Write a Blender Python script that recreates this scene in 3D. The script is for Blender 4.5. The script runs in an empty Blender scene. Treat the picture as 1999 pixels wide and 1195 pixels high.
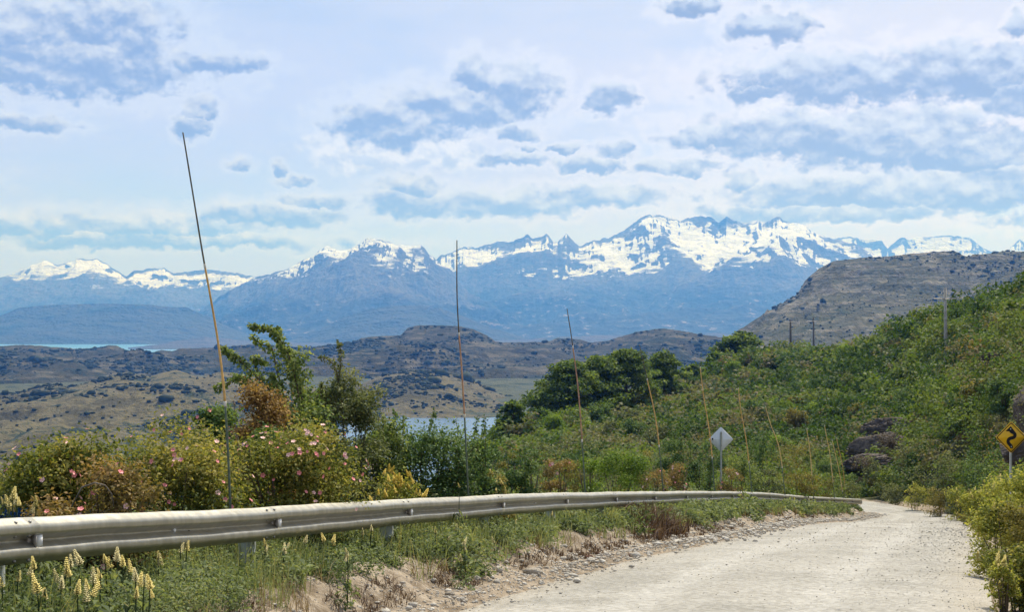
import bpy, math, random
import numpy as np
from mathutils import Vector

C = bpy.context.scene.collection
SC = bpy.context.scene
R = math.radians
F, CX, HY = 2800.0, 999.5, 620.0          # focal length, centre column and horizon row of the 1999 px wide photograph

def P(x, y, D):
    return Vector(((x - CX) / F * D, D, (HY - y) / F * D))

# ------------------------------------------------------------------ camera
cam_d = bpy.data.cameras.new('camera'); cam = bpy.data.objects.new('camera', cam_d); C.objects.link(cam)
cam_d.sensor_width = 36.0; cam_d.lens = F / 1999.0 * 36.0
cam_d.shift_y = (HY - 597.5) / 1999.0
cam_d.clip_start = 0.1; cam_d.clip_end = 60000
cam.location = (0, 0, 0); cam.rotation_euler = (R(90), 0, 0)
SC.camera = cam
SC.view_settings.view_transform = 'Standard'; SC.view_settings.look = 'None'
SC.view_settings.exposure = 0.30; SC.view_settings.gamma = 1.0
SC.cycles.max_bounces = 6; SC.cycles.diffuse_bounces = 2; SC.cycles.glossy_bounces = 2
SC.cycles.transmission_bounces = 3; SC.cycles.volume_bounces = 0; SC.cycles.transparent_max_bounces = 8
SC.cycles.sample_clamp_indirect = 6.0

# ------------------------------------------------------------------ sun
SUN_EL, SUN_AZ = R(57), R(23)              # high, beyond the scene and a little to the right
S = Vector((math.sin(SUN_AZ) * math.cos(SUN_EL), math.cos(SUN_AZ) * math.cos(SUN_EL), math.sin(SUN_EL)))
sun_d = bpy.data.lights.new('sun', 'SUN'); sun = bpy.data.objects.new('sun', sun_d); C.objects.link(sun)
sun_d.energy = 4.8; sun_d.angle = R(0.6); sun_d.color = (1.0, 0.95, 0.86)
sun.rotation_euler = (-S).to_track_quat('-Z', 'Y').to_euler(); sun.location = (0, 0, 60)

# ------------------------------------------------------------------ sky with clouds
class NT:
    def __init__(s, nt): s.nt = nt
    def n(s, t, **kw):
        nd = s.nt.nodes.new(t)
        for k, v in kw.items():
            if k == 'inp':
                for kk, vv in v.items(): s.put(nd.inputs[kk], vv)
            else: setattr(nd, k, v)
        return nd
    def put(s, sock, v):
        if isinstance(v, bpy.types.NodeSocket): s.nt.links.new(v, sock)
        else:
            if hasattr(sock, 'default_value') and not isinstance(v, (int, float)) and len(v) == 3 and sock.type == 'RGBA': v = (*v, 1)
            sock.default_value = v
    def m(s, op, a, b=0.0, c=None, clamp=False):
        nd = s.n('ShaderNodeMath', operation=op, use_clamp=clamp); s.put(nd.inputs[0], a); s.put(nd.inputs[1], b)
        if c is not None: s.put(nd.inputs[2], c)
        return nd.outputs[0]
    def v(s, op, a, b=None, c=None):
        nd = s.n('ShaderNodeVectorMath', operation=op); s.put(nd.inputs[0], a)
        if b is not None: s.put(nd.inputs[1], b)
        if c is not None: s.put(nd.inputs[2], c)
        return nd.outputs['Value'] if op in ('LENGTH', 'DOT_PRODUCT') else nd.outputs[0]
    def mix(s, f, a, b, mode='MIX'):
        nd = s.n('ShaderNodeMix', data_type='RGBA', blend_type=mode); s.put(nd.inputs[0], f); s.put(nd.inputs[6], a); s.put(nd.inputs[7], b)
        return nd.outputs[2]
    def noise(s, vec, scale, detail=4.0, rough=0.55, dist=0.0, out=0, dim='3D'):
        nd = s.n('ShaderNodeTexNoise', noise_dimensions=dim); s.put(nd.inputs['Vector'], vec)
        nd.inputs['Scale'].default_value = scale; nd.inputs['Detail'].default_value = detail
        nd.inputs['Roughness'].default_value = rough; nd.inputs['Distortion'].default_value = dist
        return nd.outputs[out]
    def step(s, x, a, b, lo=0.0, hi=1.0):
        nd = s.n('ShaderNodeMapRange', interpolation_type='SMOOTHSTEP'); s.put(nd.inputs[0], x)
        nd.inputs[1].default_value = a; nd.inputs[2].default_value = b; nd.inputs[3].default_value = lo; nd.inputs[4].default_value = hi
        return nd.outputs[0]
    def ramp(s, x, stops):
        nd = s.n('ShaderNodeValToRGB'); s.put(nd.inputs[0], x); e = nd.color_ramp.elements
        while len(e) < len(stops): e.new(0.5)
        for el, (p, c) in zip(e, stops): el.position = p; el.color = (*c, 1)
        return nd.outputs[0]

def sky_xy(x, y):
    az = math.atan((x - CX) / F); el = math.atan((HY - y) / F * math.cos(az))
    return az * 28, el * 28

world = bpy.data.worlds.new('World'); SC.world = world; world.use_nodes = True
def build_sky():
    nt = world.node_tree; nt.nodes.clear(); q = NT(nt)
    sky = q.n('ShaderNodeTexSky', sky_type='NISHITA', sun_disc=False)
    sky.sun_elevation = SUN_EL; sky.sun_rotation = SUN_AZ; sky.altitude = 500; sky.air_density = 1.0; sky.dust_density = 0.6; sky.ozone_density = 1.5
    tc = q.n('ShaderNodeTexCoord').outputs['Generated']
    sp = q.n('ShaderNodeSeparateXYZ', inp={0: q.v('NORMALIZE', tc)})
    az = q.m('MULTIPLY', q.m('ARCTAN2', sp.outputs[0], sp.outputs[1]), 28.0)
    el = q.m('MULTIPLY', q.m('ARCSINE', sp.outputs[2]), 28.0)
    cmb = q.n('ShaderNodeCombineXYZ', inp={0: az, 1: el}); p = cmb.outputs[0]
    # wandering of the edges
    wob = q.noise(p, 1.3, 6, 0.65, out=1)
    pw = q.v('MULTIPLY_ADD', q.v('SUBTRACT', wob, (0.5, 0.5, 0.5)), (0.95, 0.62, 0.0), p)
    dark = [(110,118,225,52),(40,60,170,60),(265,92,62,48),(200,45,120,60),(425,122,85,15),(60,240,65,14),(378,240,24,20),(396,214,28,18),
            (760,238,105,40),(900,206,140,36),(925,148,38,36),(1010,178,72,45),(1190,187,42,24),
            (1005,262,38,13),(1205,289,38,15),(1100,287,30,7),(1010,315,58,11),(1140,318,60,13),(1325,328,80,13),(1030,291,20,6),
            (470,320,26,11),(573,350,30,10),(545,326,14,11),(615,389,62,13),(800,365,62,20),(830,392,110,24),
            (1170,381,115,20),(990,395,130,24),(1680,150,235,40),(1900,142,170,48),(1485,182,50,13),(1985,190,60,30),
            (1400,268,90,20),(1560,262,190,40),(1740,272,210,48),(1910,298,170,38),(1440,357,32,20),(1630,378,190,26),(1850,372,210,34),(1985,358,90,38),
            (1510,52,75,24),(1350,14,50,18),(1985,45,20,20),(520,418,120,20),(250,442,230,26),(50,440,120,22),(1620,415,220,16),(300,470,320,14),
            (-250,150,170,60),(-300,330,160,30),(2250,120,170,60),(2300,330,180,40),(-150,430,150,22),(2200,420,200,20)]
    pale = [(775,296,178,40),(880,296,60,36),(650,280,50,30),(1560,215,110,24),(1900,205,120,26),(1700,225,150,20)]
    def field(lst, height=False):
        f = None; h = None
        for (x, y, rx, ry) in lst:
            cx, cy = sky_xy(x, y); sx, sy = 100.0 / (rx*1.2), 100.0 / (ry*1.3)
            v = q.v('MULTIPLY_ADD', pw, (sx, sy, 0.0), (-cx * sx, -cy * sy, 0.0))
            g = q.m('SUBTRACT', 1.0, q.v('LENGTH', v))
            if height:
                ey = q.v('DOT_PRODUCT', v, (0.0, 1.0, 0.0))
                if h is None: h = ey
                else:
                    gt = q.m('MULTIPLY', q.m('SUBTRACT', g, f), 5.0, None, False); gt = q.m('ADD', gt, 0.5, None, True)
                    h = q.m('ADD', h, q.m('MULTIPLY', gt, q.m('SUBTRACT', ey, h)))
            f = g if f is None else q.m('MAXIMUM', f, g)
        return (f, h) if height else f
    # a generic deck for the rest of the sky, off to the sides and behind
    away = q.step(q.m('ABSOLUTE', az), 13.5, 18.0)
    high = q.step(el, 6.6, 9.0)
    gen = q.m('SUBTRACT', q.m('MULTIPLY', q.noise(q.v('MULTIPLY', p, (0.22, 0.45, 0.0)), 1.0, 5, 0.6), 3.0), 1.55)
    gen = q.m('SUBTRACT', gen, q.m('MULTIPLY', 3.0, q.m('SUBTRACT', 1.0, q.m('MAXIMUM', away, high))))
    fdark, hgt = field(dark, True)
    fd = q.m('MAXIMUM', fdark, gen)
    n1 = q.noise(q.v('MULTIPLY', p, (1.0, 1.25, 1.0)), 2.6, 7, 0.58)
    n3 = q.noise(q.v('MULTIPLY', p, (1.0, 1.5, 1.0)), 7.0, 5, 0.6)
    d2 = q.m('ADD', fd, q.m('ADD', q.m('MULTIPLY', q.m('SUBTRACT', n1, 0.5), 1.6), q.m('MULTIPLY', q.m('SUBTRACT', n3, 0.5), 0.45)))
    md = q.step(d2, -0.18, 0.34)
    fp = field(pale)
    mp = q.step(q.m('ADD', fp, q.m('MULTIPLY', q.m('SUBTRACT', n1, 0.5), 1.3)), -0.05, 0.45)
    # veil of thin high cloud over the clear blue
    vs = q.noise(q.v('MULTIPLY', p, (0.16, 0.6, 1.0)), 1.0, 5, 0.55, 0.3)
    veil = q.step(vs, 0.22, 0.62, 0.62, 1.0)
    blue = q.m('MAXIMUM', q.step(q.v('LENGTH', q.v('MULTIPLY_ADD', pw, (0.6, 3.6, 0), (-sky_xy(200, 5)[0] * 0.6, -sky_xy(200, 5)[1] * 3.6, 0))), 1.1, 0.3),
                q.step(q.v('LENGTH', q.v('MULTIPLY_ADD', pw, (0.9, 9.0, 0), (-sky_xy(1975, 411)[0] * 0.9, -sky_xy(1975, 411)[1] * 9.0, 0))), 1.1, 0.2))
    veil = q.m('MULTIPLY', veil, q.m('SUBTRACT', 1.0, q.m('MULTIPLY', blue, 0.75)))
    # unseen sky behind the camera: veil thinned to weaken fill on camera-facing surfaces
    ahead = q.step(sp.outputs[1], -0.35, 0.55)
    veil = q.m('MULTIPLY', veil, q.m('ADD', 0.22, q.m('MULTIPLY', ahead, 0.78)))
    warm = q.step(az, -6.0, 7.0)
    vcol = q.mix(warm, SKY['veil_left'], SKY['veil_right'])
    base = q.mix(veil, q.mix(1.0, sky.outputs[0], SKY['blue_gain'], 'MULTIPLY'), vcol)
    # cloud bodies: lighter crowns and ragged inner texture
    ps = q.v('MULTIPLY', p, (1.0, 1.35, 1.0))
    n2 = q.noise(ps, 1.5, 6, 0.55); n2u = q.noise(q.v('ADD', ps, (0.05, 0.22, 0.0)), 1.5, 6, 0.55)
    relief = q.m('ADD', 0.5, q.m('MULTIPLY', q.m('SUBTRACT', n2, n2u), 2.4))
    lit = q.m('ADD', q.m('MULTIPLY', hgt, 0.50), q.m('ADD', q.m('MULTIPLY', q.m('SUBTRACT', relief, 0.5), 0.85), q.m('MULTIPLY', q.m('SUBTRACT', n3, 0.5), 0.5)))
    inner = q.step(lit, 0.62, -0.38)
    dcol = q.mix(inner, SKY['cloud_light'], q.mix(warm, SKY['cloud_dark_left'], SKY['cloud_dark_right']))
    dcol = q.mix(q.step(el, 5.5, 2.2), dcol, q.mix(1.0, dcol, (1.04, 1.03, 0.97), 'MULTIPLY'))
    pcol = q.mix(q.step(relief, 0.25, 0.75), SKY['pale_dark'], SKY['pale_light'])
    col = q.mix(q.m('MULTIPLY', mp, 0.85), base, pcol)
    rim = q.m('MULTIPLY', q.step(d2, -0.75, -0.05), 0.55)
    col = q.mix(rim, col, q.mix(warm, (5.6, 6.4, 7.6), (7.4, 7.5, 7.9)))
    col = q.mix(q.m('MULTIPLY', md, 0.95), col, dcol)
    col = q.mix(q.step(el, 9.0, 1.0), col, q.mix(1.0, col, (1.03, 1.0, 1.25), 'MULTIPLY'))
    bg = q.n('ShaderNodeBackground'); q.put(bg.inputs[0], col); bg.inputs[1].default_value = 0.1
    out = q.n('ShaderNodeOutputWorld'); nt.links.new(bg.outputs[0], out.inputs[0])
SKY = dict(veil_left=(4.6, 5.4, 7.1), veil_right=(6.0, 6.3, 7.1), blue_gain=(0.55, 0.75, 0.95),
           cloud_light=(5.5, 6.15, 7.0), cloud_dark_left=(2.05, 2.9, 4.8), cloud_dark_right=(2.3, 2.95, 4.2),
           pale_light=(6.6, 7.15, 7.8), pale_dark=(3.9, 4.8, 6.3))
build_sky()

# ------------------------------------------------------------------ general helpers
def tag(o, label=None, cat=None, group=None, kind=None):
    if label: o['label'] = label
    if cat: o['category'] = cat
    if group: o['group'] = group
    if kind: o['kind'] = kind
    return o

def thing(name, loc, label, cat, group=None, rz=0.0):
    o = bpy.data.objects.new(name, None); C.objects.link(o); o.location = loc; o.rotation_euler = (0, 0, rz)
    o.empty_display_size = 0.2
    return tag(o, label, cat, group)

def mesh_np(name, V, Fs, mat=None, parent=None, smooth=False, attrs=None, loc=None):
    """V (n,3); Fs: list of int arrays (k,3) or (k,4)"""
    V = np.asarray(V, dtype=np.float32)
    me = bpy.data.meshes.new(name)
    Fs = [np.asarray(f, dtype=np.int32) for f in Fs if len(f)]
    tot = np.concatenate([np.full(len(f), f.shape[1], dtype=np.int32) for f in Fs])
    idx = np.concatenate([f.ravel() for f in Fs])
    me.vertices.add(len(V)); me.vertices.foreach_set('co', V.ravel())
    me.loops.add(len(idx)); me.loops.foreach_set('vertex_index', idx)
    me.polygons.add(len(tot)); st = np.zeros(len(tot), dtype=np.int32); st[1:] = np.cumsum(tot)[:-1]
    me.polygons.foreach_set('loop_start', st)
    if smooth: me.polygons.foreach_set('use_smooth', np.ones(len(tot), dtype=bool))
    for k, a in (attrs or {}).items():
        at = me.attributes.new(k, 'FLOAT', 'POINT'); at.data.foreach_set('value', np.asarray(a, dtype=np.float32).ravel())
    me.update(calc_edges=True); me.validate()
    o = bpy.data.objects.new(name, me); C.objects.link(o)
    if mat: me.materials.append(mat)
    if parent is not None: o.parent = parent
    if loc is not None: o.location = loc
    return o

class MB:
    """collects shapes into one mesh"""
    def __init__(s): s.V = []; s.Q = []; s.T = []; s.n = 0
    def add(s, V, Q=(), T=()):
        V = np.asarray(V, float); s.V.append(V)
        if len(Q): s.Q.append(np.asarray(Q, int) + s.n)
        if len(T): s.T.append(np.asarray(T, int) + s.n)
        s.n += len(V)
    def box(s, c, size, rz=0.0, bev=0.0):
        x, y, z = [d / 2 for d in size]
        if bev <= 0:
            V = np.array([(a * x, b * y, g * z) for a in (-1, 1) for b in (-1, 1) for g in (-1, 1)])
            Q = [(0,1,3,2),(4,6,7,5),(0,4,5,1),(2,3,7,6),(0,2,6,4),(1,5,7,3)]
            T = []
        else:
            V = []
            for a in (-1, 1):
                for b in (-1, 1):
                    for g in (-1, 1):
                        V += [(a*x, b*(y-bev), g*(z-bev)), (a*(x-bev), b*y, g*(z-bev)), (a*(x-bev), b*(y-bev), g*z)]
            V = np.array(V); idx = lambda a, b, g, k: ((a > 0) * 4 + (b > 0) * 2 + (g > 0)) * 3 + k
            Q = []; T = []
            for sg in (-1, 1):
                Q += [[idx(sg,-1,-1,0), idx(sg,1,-1,0), idx(sg,1,1,0), idx(sg,-1,1,0)],
                      [idx(-1,sg,-1,1), idx(1,sg,-1,1), idx(1,sg,1,1), idx(-1,sg,1,1)],
                      [idx(-1,-1,sg,2), idx(1,-1,sg,2), idx(1,1,sg,2), idx(-1,1,sg,2)]]
            for a in (-1, 1):
                for b in (-1, 1):
                    Q += [[idx(a,b,-1,0), idx(a,b,1,0), idx(a,b,1,1), idx(a,b,-1,1)],
                          [idx(a,-1,b,0), idx(a,1,b,0), idx(a,1,b,2), idx(a,-1,b,2)],
                          [idx(-1,a,b,1), idx(1,a,b,1), idx(1,a,b,2), idx(-1,a,b,2)]]
                    for g in (-1, 1): T.append([idx(a,b,g,0), idx(a,b,g,1), idx(a,b,g,2)])
        if rz:
            cs, sn = math.cos(rz), math.sin(rz); V = np.stack([V[:,0]*cs - V[:,1]*sn, V[:,0]*sn + V[:,1]*cs, V[:,2]], 1)
        s.add(V + np.array(c), Q, T)
    def tube(s, pts, rad, k=8, cap=True):
        pts = np.asarray(pts, float); n = len(pts); rad = np.broadcast_to(np.asarray(rad, float), (n,))
        t = np.gradient(pts, axis=0); t /= np.linalg.norm(t, axis=1, keepdims=True) + 1e-9
        ref = np.array([0.0, 0, 1]) if abs(t[0][2]) < 0.9 else np.array([1.0, 0, 0])
        V = []
        for i in range(n):
            a = np.cross(t[i], ref); a /= np.linalg.norm(a) + 1e-9; b = np.cross(t[i], a)
            for j in range(k):
                an = 2 * math.pi * j / k; V.append(pts[i] + rad[i] * (a * math.cos(an) + b * math.sin(an)))
        Q = [(i*k + j, i*k + (j+1) % k, (i+1)*k + (j+1) % k, (i+1)*k + j) for i in range(n-1) for j in range(k)]
        T = []
        if cap:
            V += [pts[0], pts[-1]]; c0 = n * k
            T = [(c0, (j+1) % k, j) for j in range(k)] + [(c0+1, (n-1)*k + j, (n-1)*k + (j+1) % k) for j in range(k)]
        s.add(V, Q, T)
    def prism(s, poly, frame, depth):
        """poly: 2d outline; frame: (origin, ux, uy, un); extruded depth along un"""
        o, ux, uy, un = [np.asarray(a, float) for a in frame]; n = len(poly)
        V = [o + ux*a + uy*b for a, b in poly] + [o + ux*a + uy*b + un*depth for a, b in poly]
        cen = np.mean(poly, axis=0); V += [o + ux*cen[0] + uy*cen[1], o + ux*cen[0] + uy*cen[1] + un*depth]
        Q = [(i, (i+1) % n, n + (i+1) % n, n + i) for i in range(n)]
        T = [(2*n, (i+1) % n, i) for i in range(n)] + [(2*n+1, n+i, n + (i+1) % n) for i in range(n)]
        s.add(V, Q, T)
    def build(s, name, mat, parent=None, smooth=False, loc=None):
        Fs = []
        if s.Q: Fs.append(np.concatenate(s.Q))
        if s.T: Fs.append(np.concatenate(s.T))
        return mesh_np(name, np.concatenate(s.V), Fs, mat, parent, smooth, None, loc)

# ------------------------------------------------------------------ numeric noise
def _h(ix, iy, seed):
    a = (ix.astype(np.int64) * 374761393 + iy.astype(np.int64) * 668265263 + seed * 974711) & 0xffffffff
    a = ((a ^ (a >> 13)) * 1274126177) & 0xffffffff
    a = ((a ^ (a >> 15)) * 2246822519) & 0xffffffff
    return ((a ^ (a >> 16)) & 0xffffff) / float(0xffffff)
def vnoise(x, y, seed=0):
    x = np.asarray(x, float); y = np.asarray(y, float)
    ix = np.floor(x); iy = np.floor(y); fx = x - ix; fy = y - iy
    fx = fx*fx*fx*(fx*(fx*6-15)+10); fy = fy*fy*fy*(fy*(fy*6-15)+10)
    a = _h(ix, iy, seed); b = _h(ix+1, iy, seed); c = _h(ix, iy+1, seed); d = _h(ix+1, iy+1, seed)
    return (a + (b-a)*fx) * (1-fy) + (c + (d-c)*fx) * fy
def fbm(x, y, seed=0, oct=5, gain=0.5, ridged=False):
    t = 0.0; amp = 1.0; tot = 0.0
    for k in range(oct):
        n = vnoise(x, y, seed + k*17)
        if ridged: n = 1.0 - np.abs(2*n - 1)
        t = t + amp * n; tot += amp; amp *= gain; x = x*2.03 + 11.7; y = y*2.03 + 5.3
    return t / tot
def sstep(x, a, b):
    t = np.clip((np.asarray(x, float) - a) / (b - a), 0, 1); return t*t*(3-2*t)

# ------------------------------------------------------------------ materials
def new_mat(name):
    m = bpy.data.materials.new(name); m.use_nodes = True; m.node_tree.nodes.clear(); q = NT(m.node_tree)
    out = q.n('ShaderNodeOutputMaterial'); return m, q, out
def principled(q, out, col, rough=0.8, metal=0.0, bump=None, spec=0.3):
    b = q.n('ShaderNodeBsdfPrincipled'); q.put(b.inputs['Base Color'], col); q.put(b.inputs['Roughness'], rough)
    b.inputs['Metallic'].default_value = metal; b.inputs['Specular IOR Level'].default_value = spec
    if bump is not None:
        h, st, dist = bump
        bn = q.n('ShaderNodeBump'); bn.inputs['Strength'].default_value = st; bn.inputs['Distance'].default_value = dist
        q.put(bn.inputs['Height'], h); q.nt.links.new(bn.outputs[0], b.inputs['Normal'])
    q.nt.links.new(b.outputs[0], out.inputs[0]); return b
def plain(name, col, rough=0.7, metal=0.0, vary=0.15, scale=8.0, bump=0.0, spec=0.3):
    m, q, out = new_mat(name); p = q.n('ShaderNodeTexCoord').outputs['Object']
    n = q.noise(p, scale, 5, 0.6)
    c = q.mix(q.step(n, 0.3, 0.7), [v*(1-vary) for v in col], [min(1, v*(1+vary)) for v in col])
    principled(q, out, c, rough, metal, (n, bump, 0.02) if bump else None, spec); return m
def leaf_mat(name, stops, trans=0.35, rough=0.6):
    """leaf colours along the per-leaf 'tint' attribute"""
    m, q, out = new_mat(name)
    at = q.n('ShaderNodeAttribute', attribute_name='tint')
    col = q.ramp(at.outputs['Fac'], stops)
    d = q.n('ShaderNodeBsdfPrincipled'); q.put(d.inputs['Base Color'], col); d.inputs['Roughness'].default_value = rough; d.inputs['Specular IOR Level'].default_value = 0.12
    t = q.n('ShaderNodeBsdfTranslucent'); q.put(t.inputs[0], q.mix(1.0, col, (1.25, 1.2, 0.6), 'MULTIPLY'))
    mx = q.n('ShaderNodeMixShader'); mx.inputs[0].default_value = trans
    m.node_tree.links.new(d.outputs[0], mx.inputs[1]); m.node_tree.links.new(t.outputs[0], mx.inputs[2])
    m.node_tree.links.new(mx.outputs[0], out.inputs[0]); return m

def geo_pos(q): return q.n('ShaderNodeNewGeometry').outputs['Position']
def mountain_mat(name, snow0, snow1, patchy=1.0, steep0=0.80):
    m, q, out = new_mat(name); g = q.n('ShaderNodeNewGeometry'); pos = g.outputs['Position']
    z = q.n('ShaderNodeSeparateXYZ', inp={0: pos}).outputs[2]
    nz = q.n('ShaderNodeSeparateXYZ', inp={0: g.outputs['Normal']}).outputs[2]
    pk = q.v('SCALE', pos); pk.node.inputs[3].default_value = 0.001
    nb = q.noise(pk, 2.2, 6, 0.62); nf = q.noise(q.v('MULTIPLY', pk, (1.0, 1.0, 2.6)), 11.0, 6, 0.7); ns = q.noise(pk, 28.0, 5, 0.7)
    zz = q.m('ADD', z, q.m('MULTIPLY', q.m('SUBTRACT', nb, 0.5), 340.0))
    zz = q.m('ADD', zz, q.m('MULTIPLY', q.m('SUBTRACT', nf, 0.5), 420.0 * patchy))
    cov = q.step(zz, snow0, snow1)
    band = q.noise(q.v('MULTIPLY', pk, (0.8, 0.8, 5.0)), 5.0, 6, 0.68)
    steep = q.step(q.m('ADD', nz, q.m('MULTIPLY', q.m('SUBTRACT', nf, 0.5), 0.40 * patchy)), steep0, steep0 + 0.06)
    rid = q.n('ShaderNodeAttribute', attribute_name='rid').outputs['Fac']
    thin = q.step(q.m('ADD', q.m('MULTIPLY', q.m('SUBTRACT', z, snow0 + 20.0), 1.0 / 230.0), q.m('ADD', q.m('MULTIPLY', rid, -4.6 * patchy), q.m('MULTIPLY', q.m('SUBTRACT', band, 0.46), 2.2 * patchy))), -0.12, 0.22)
    ct = q.n('ShaderNodeAttribute', attribute_name='crest').outputs['Fac']
    top = q.step(q.m('ADD', ct, q.m('MULTIPLY', q.m('SUBTRACT', q.noise(q.v('MULTIPLY', pk, (1, 1, 0.2)), 3.2, 5, 0.65), 0.5), 0.55)), 0.98, 0.93)
    snow = q.m('MULTIPLY', q.step(q.m('MULTIPLY', cov, steep), 0.22, 0.60), q.m('MULTIPLY', thin, top))
    rock = q.mix(q.step(ns, 0.35, 0.68), (0.06, 0.065, 0.075), (0.15, 0.14, 0.13))
    forest = q.mix(q.step(nf, 0.35, 0.7), (0.010, 0.020, 0.015), (0.05, 0.056, 0.045))
    scree = q.step(q.m('ADD', nf, q.m('MULTIPLY', nb, 0.35)), 0.76, 0.86)
    low = q.mix(q.m('MULTIPLY', scree, 0.8), forest, (0.32, 0.27, 0.23))
    tree = q.step(q.m('ADD', z, q.m('MULTIPLY', q.m('SUBTRACT', nb, 0.5), 420.0)), snow0 - 40, snow0 - 190)
    col = q.mix(tree, rock, low); col = q.mix(snow, col, q.mix(q.step(nf, 0.35, 0.65), (0.60, 0.63, 0.68), (0.86, 0.87, 0.88)))
    principled(q, out, col, 0.85, 0, (q.m('ADD', nf, q.m('MULTIPLY', ns, 0.4)), 0.9, 60.0), 0.15); return m
def hill_mat(name, grass_a, grass_b, scrub, amount, scale=1.0, rock=None):
    m, q, out = new_mat(name); pos = geo_pos(q)
    pk = q.v('SCALE', pos); pk.node.inputs[3].default_value = 0.01 * scale
    n1 = q.noise(pk, 0.55, 6, 0.62); n2 = q.noise(pk, 3.6, 5, 0.7); n3 = q.noise(pk, 14.0, 4, 0.7)
    g = q.mix(q.step(q.m('ADD', q.m('MULTIPLY', n1, 0.5), q.m('MULTIPLY', n2, 0.5)), 0.40, 0.60), grass_a, grass_b)
    g = q.mix(q.step(n3, 0.40, 0.75, 0.0, 0.35), g, [c*0.5 for c in grass_a])
    s = q.step(q.m('ADD', q.m('MULTIPLY', n1, 0.5), q.m('MULTIPLY', n2, 0.5)), 0.62 - amount, 0.70 - amount)
    c = q.mix(s, g, q.mix(q.step(n3, 0.35, 0.65), scrub, [v*1.8 for v in scrub]))
    if rock is not None:
        st = q.noise(q.v('MULTIPLY', pk, (0.5, 0.5, 6.0)), 3.0, 5, 0.72)
        nz = q.n('ShaderNodeSeparateXYZ', inp={0: q.n('ShaderNodeNewGeometry').outputs['Normal']}).outputs[2]
        rk = q.m('MULTIPLY', q.step(q.m('SUBTRACT', q.m('ADD', st, q.m('MULTIPLY', q.m('SUBTRACT', n2, 0.5), 0.5)), q.m('MULTIPLY', nz, 0.25)), 0.25, 0.40), 0.85)
        c = q.mix(rk, c, q.mix(q.step(n2, 0.3, 0.7), [v*0.55 for v in rock], rock))
    principled(q, out, c, 0.9, 0, (q.m('ADD', q.m('MULTIPLY', n2, 2.2), n3), 1.0, 5.0 / scale), 0.1); return m

def ground_mat():
    """soil and turf, pale dirt where the road bank is bare ('bare' attribute)"""
    m, q, out = new_mat('soil_and_dirt'); pos = geo_pos(q)
    at = q.n('ShaderNodeAttribute', attribute_name='bare').outputs['Fac']
    n1 = q.noise(pos, 0.35, 6, 0.62); n2 = q.noise(pos, 3.5, 6, 0.68); n3 = q.noise(pos, 22.0, 4, 0.7)
    turf = q.mix(q.step(n1, 0.35, 0.65), (0.035, 0.048, 0.018), (0.085, 0.075, 0.035))
    turf = q.mix(q.step(n2, 0.4, 0.7), turf, (0.03, 0.035, 0.016))
    dirt = q.mix(q.step(n2, 0.32, 0.68), (0.17, 0.13, 0.09), (0.38, 0.315, 0.24))
    dirt = q.mix(q.step(n3, 0.58, 0.72), dirt, (0.48, 0.43, 0.355))
    dirt = q.mix(q.step(n3, 0.40, 0.28), dirt, (0.10, 0.075, 0.05))
    f = q.step(q.m('ADD', at, q.m('MULTIPLY', q.m('SUBTRACT', n2, 0.5), 0.7)), 0.35, 0.6)
    h = q.m('ADD', n2, q.m('MULTIPLY', n3, 0.5))
    principled(q, out, q.mix(f, turf, dirt), 0.95, 0, (h, 0.7, 0.08), 0.1); return m
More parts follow.
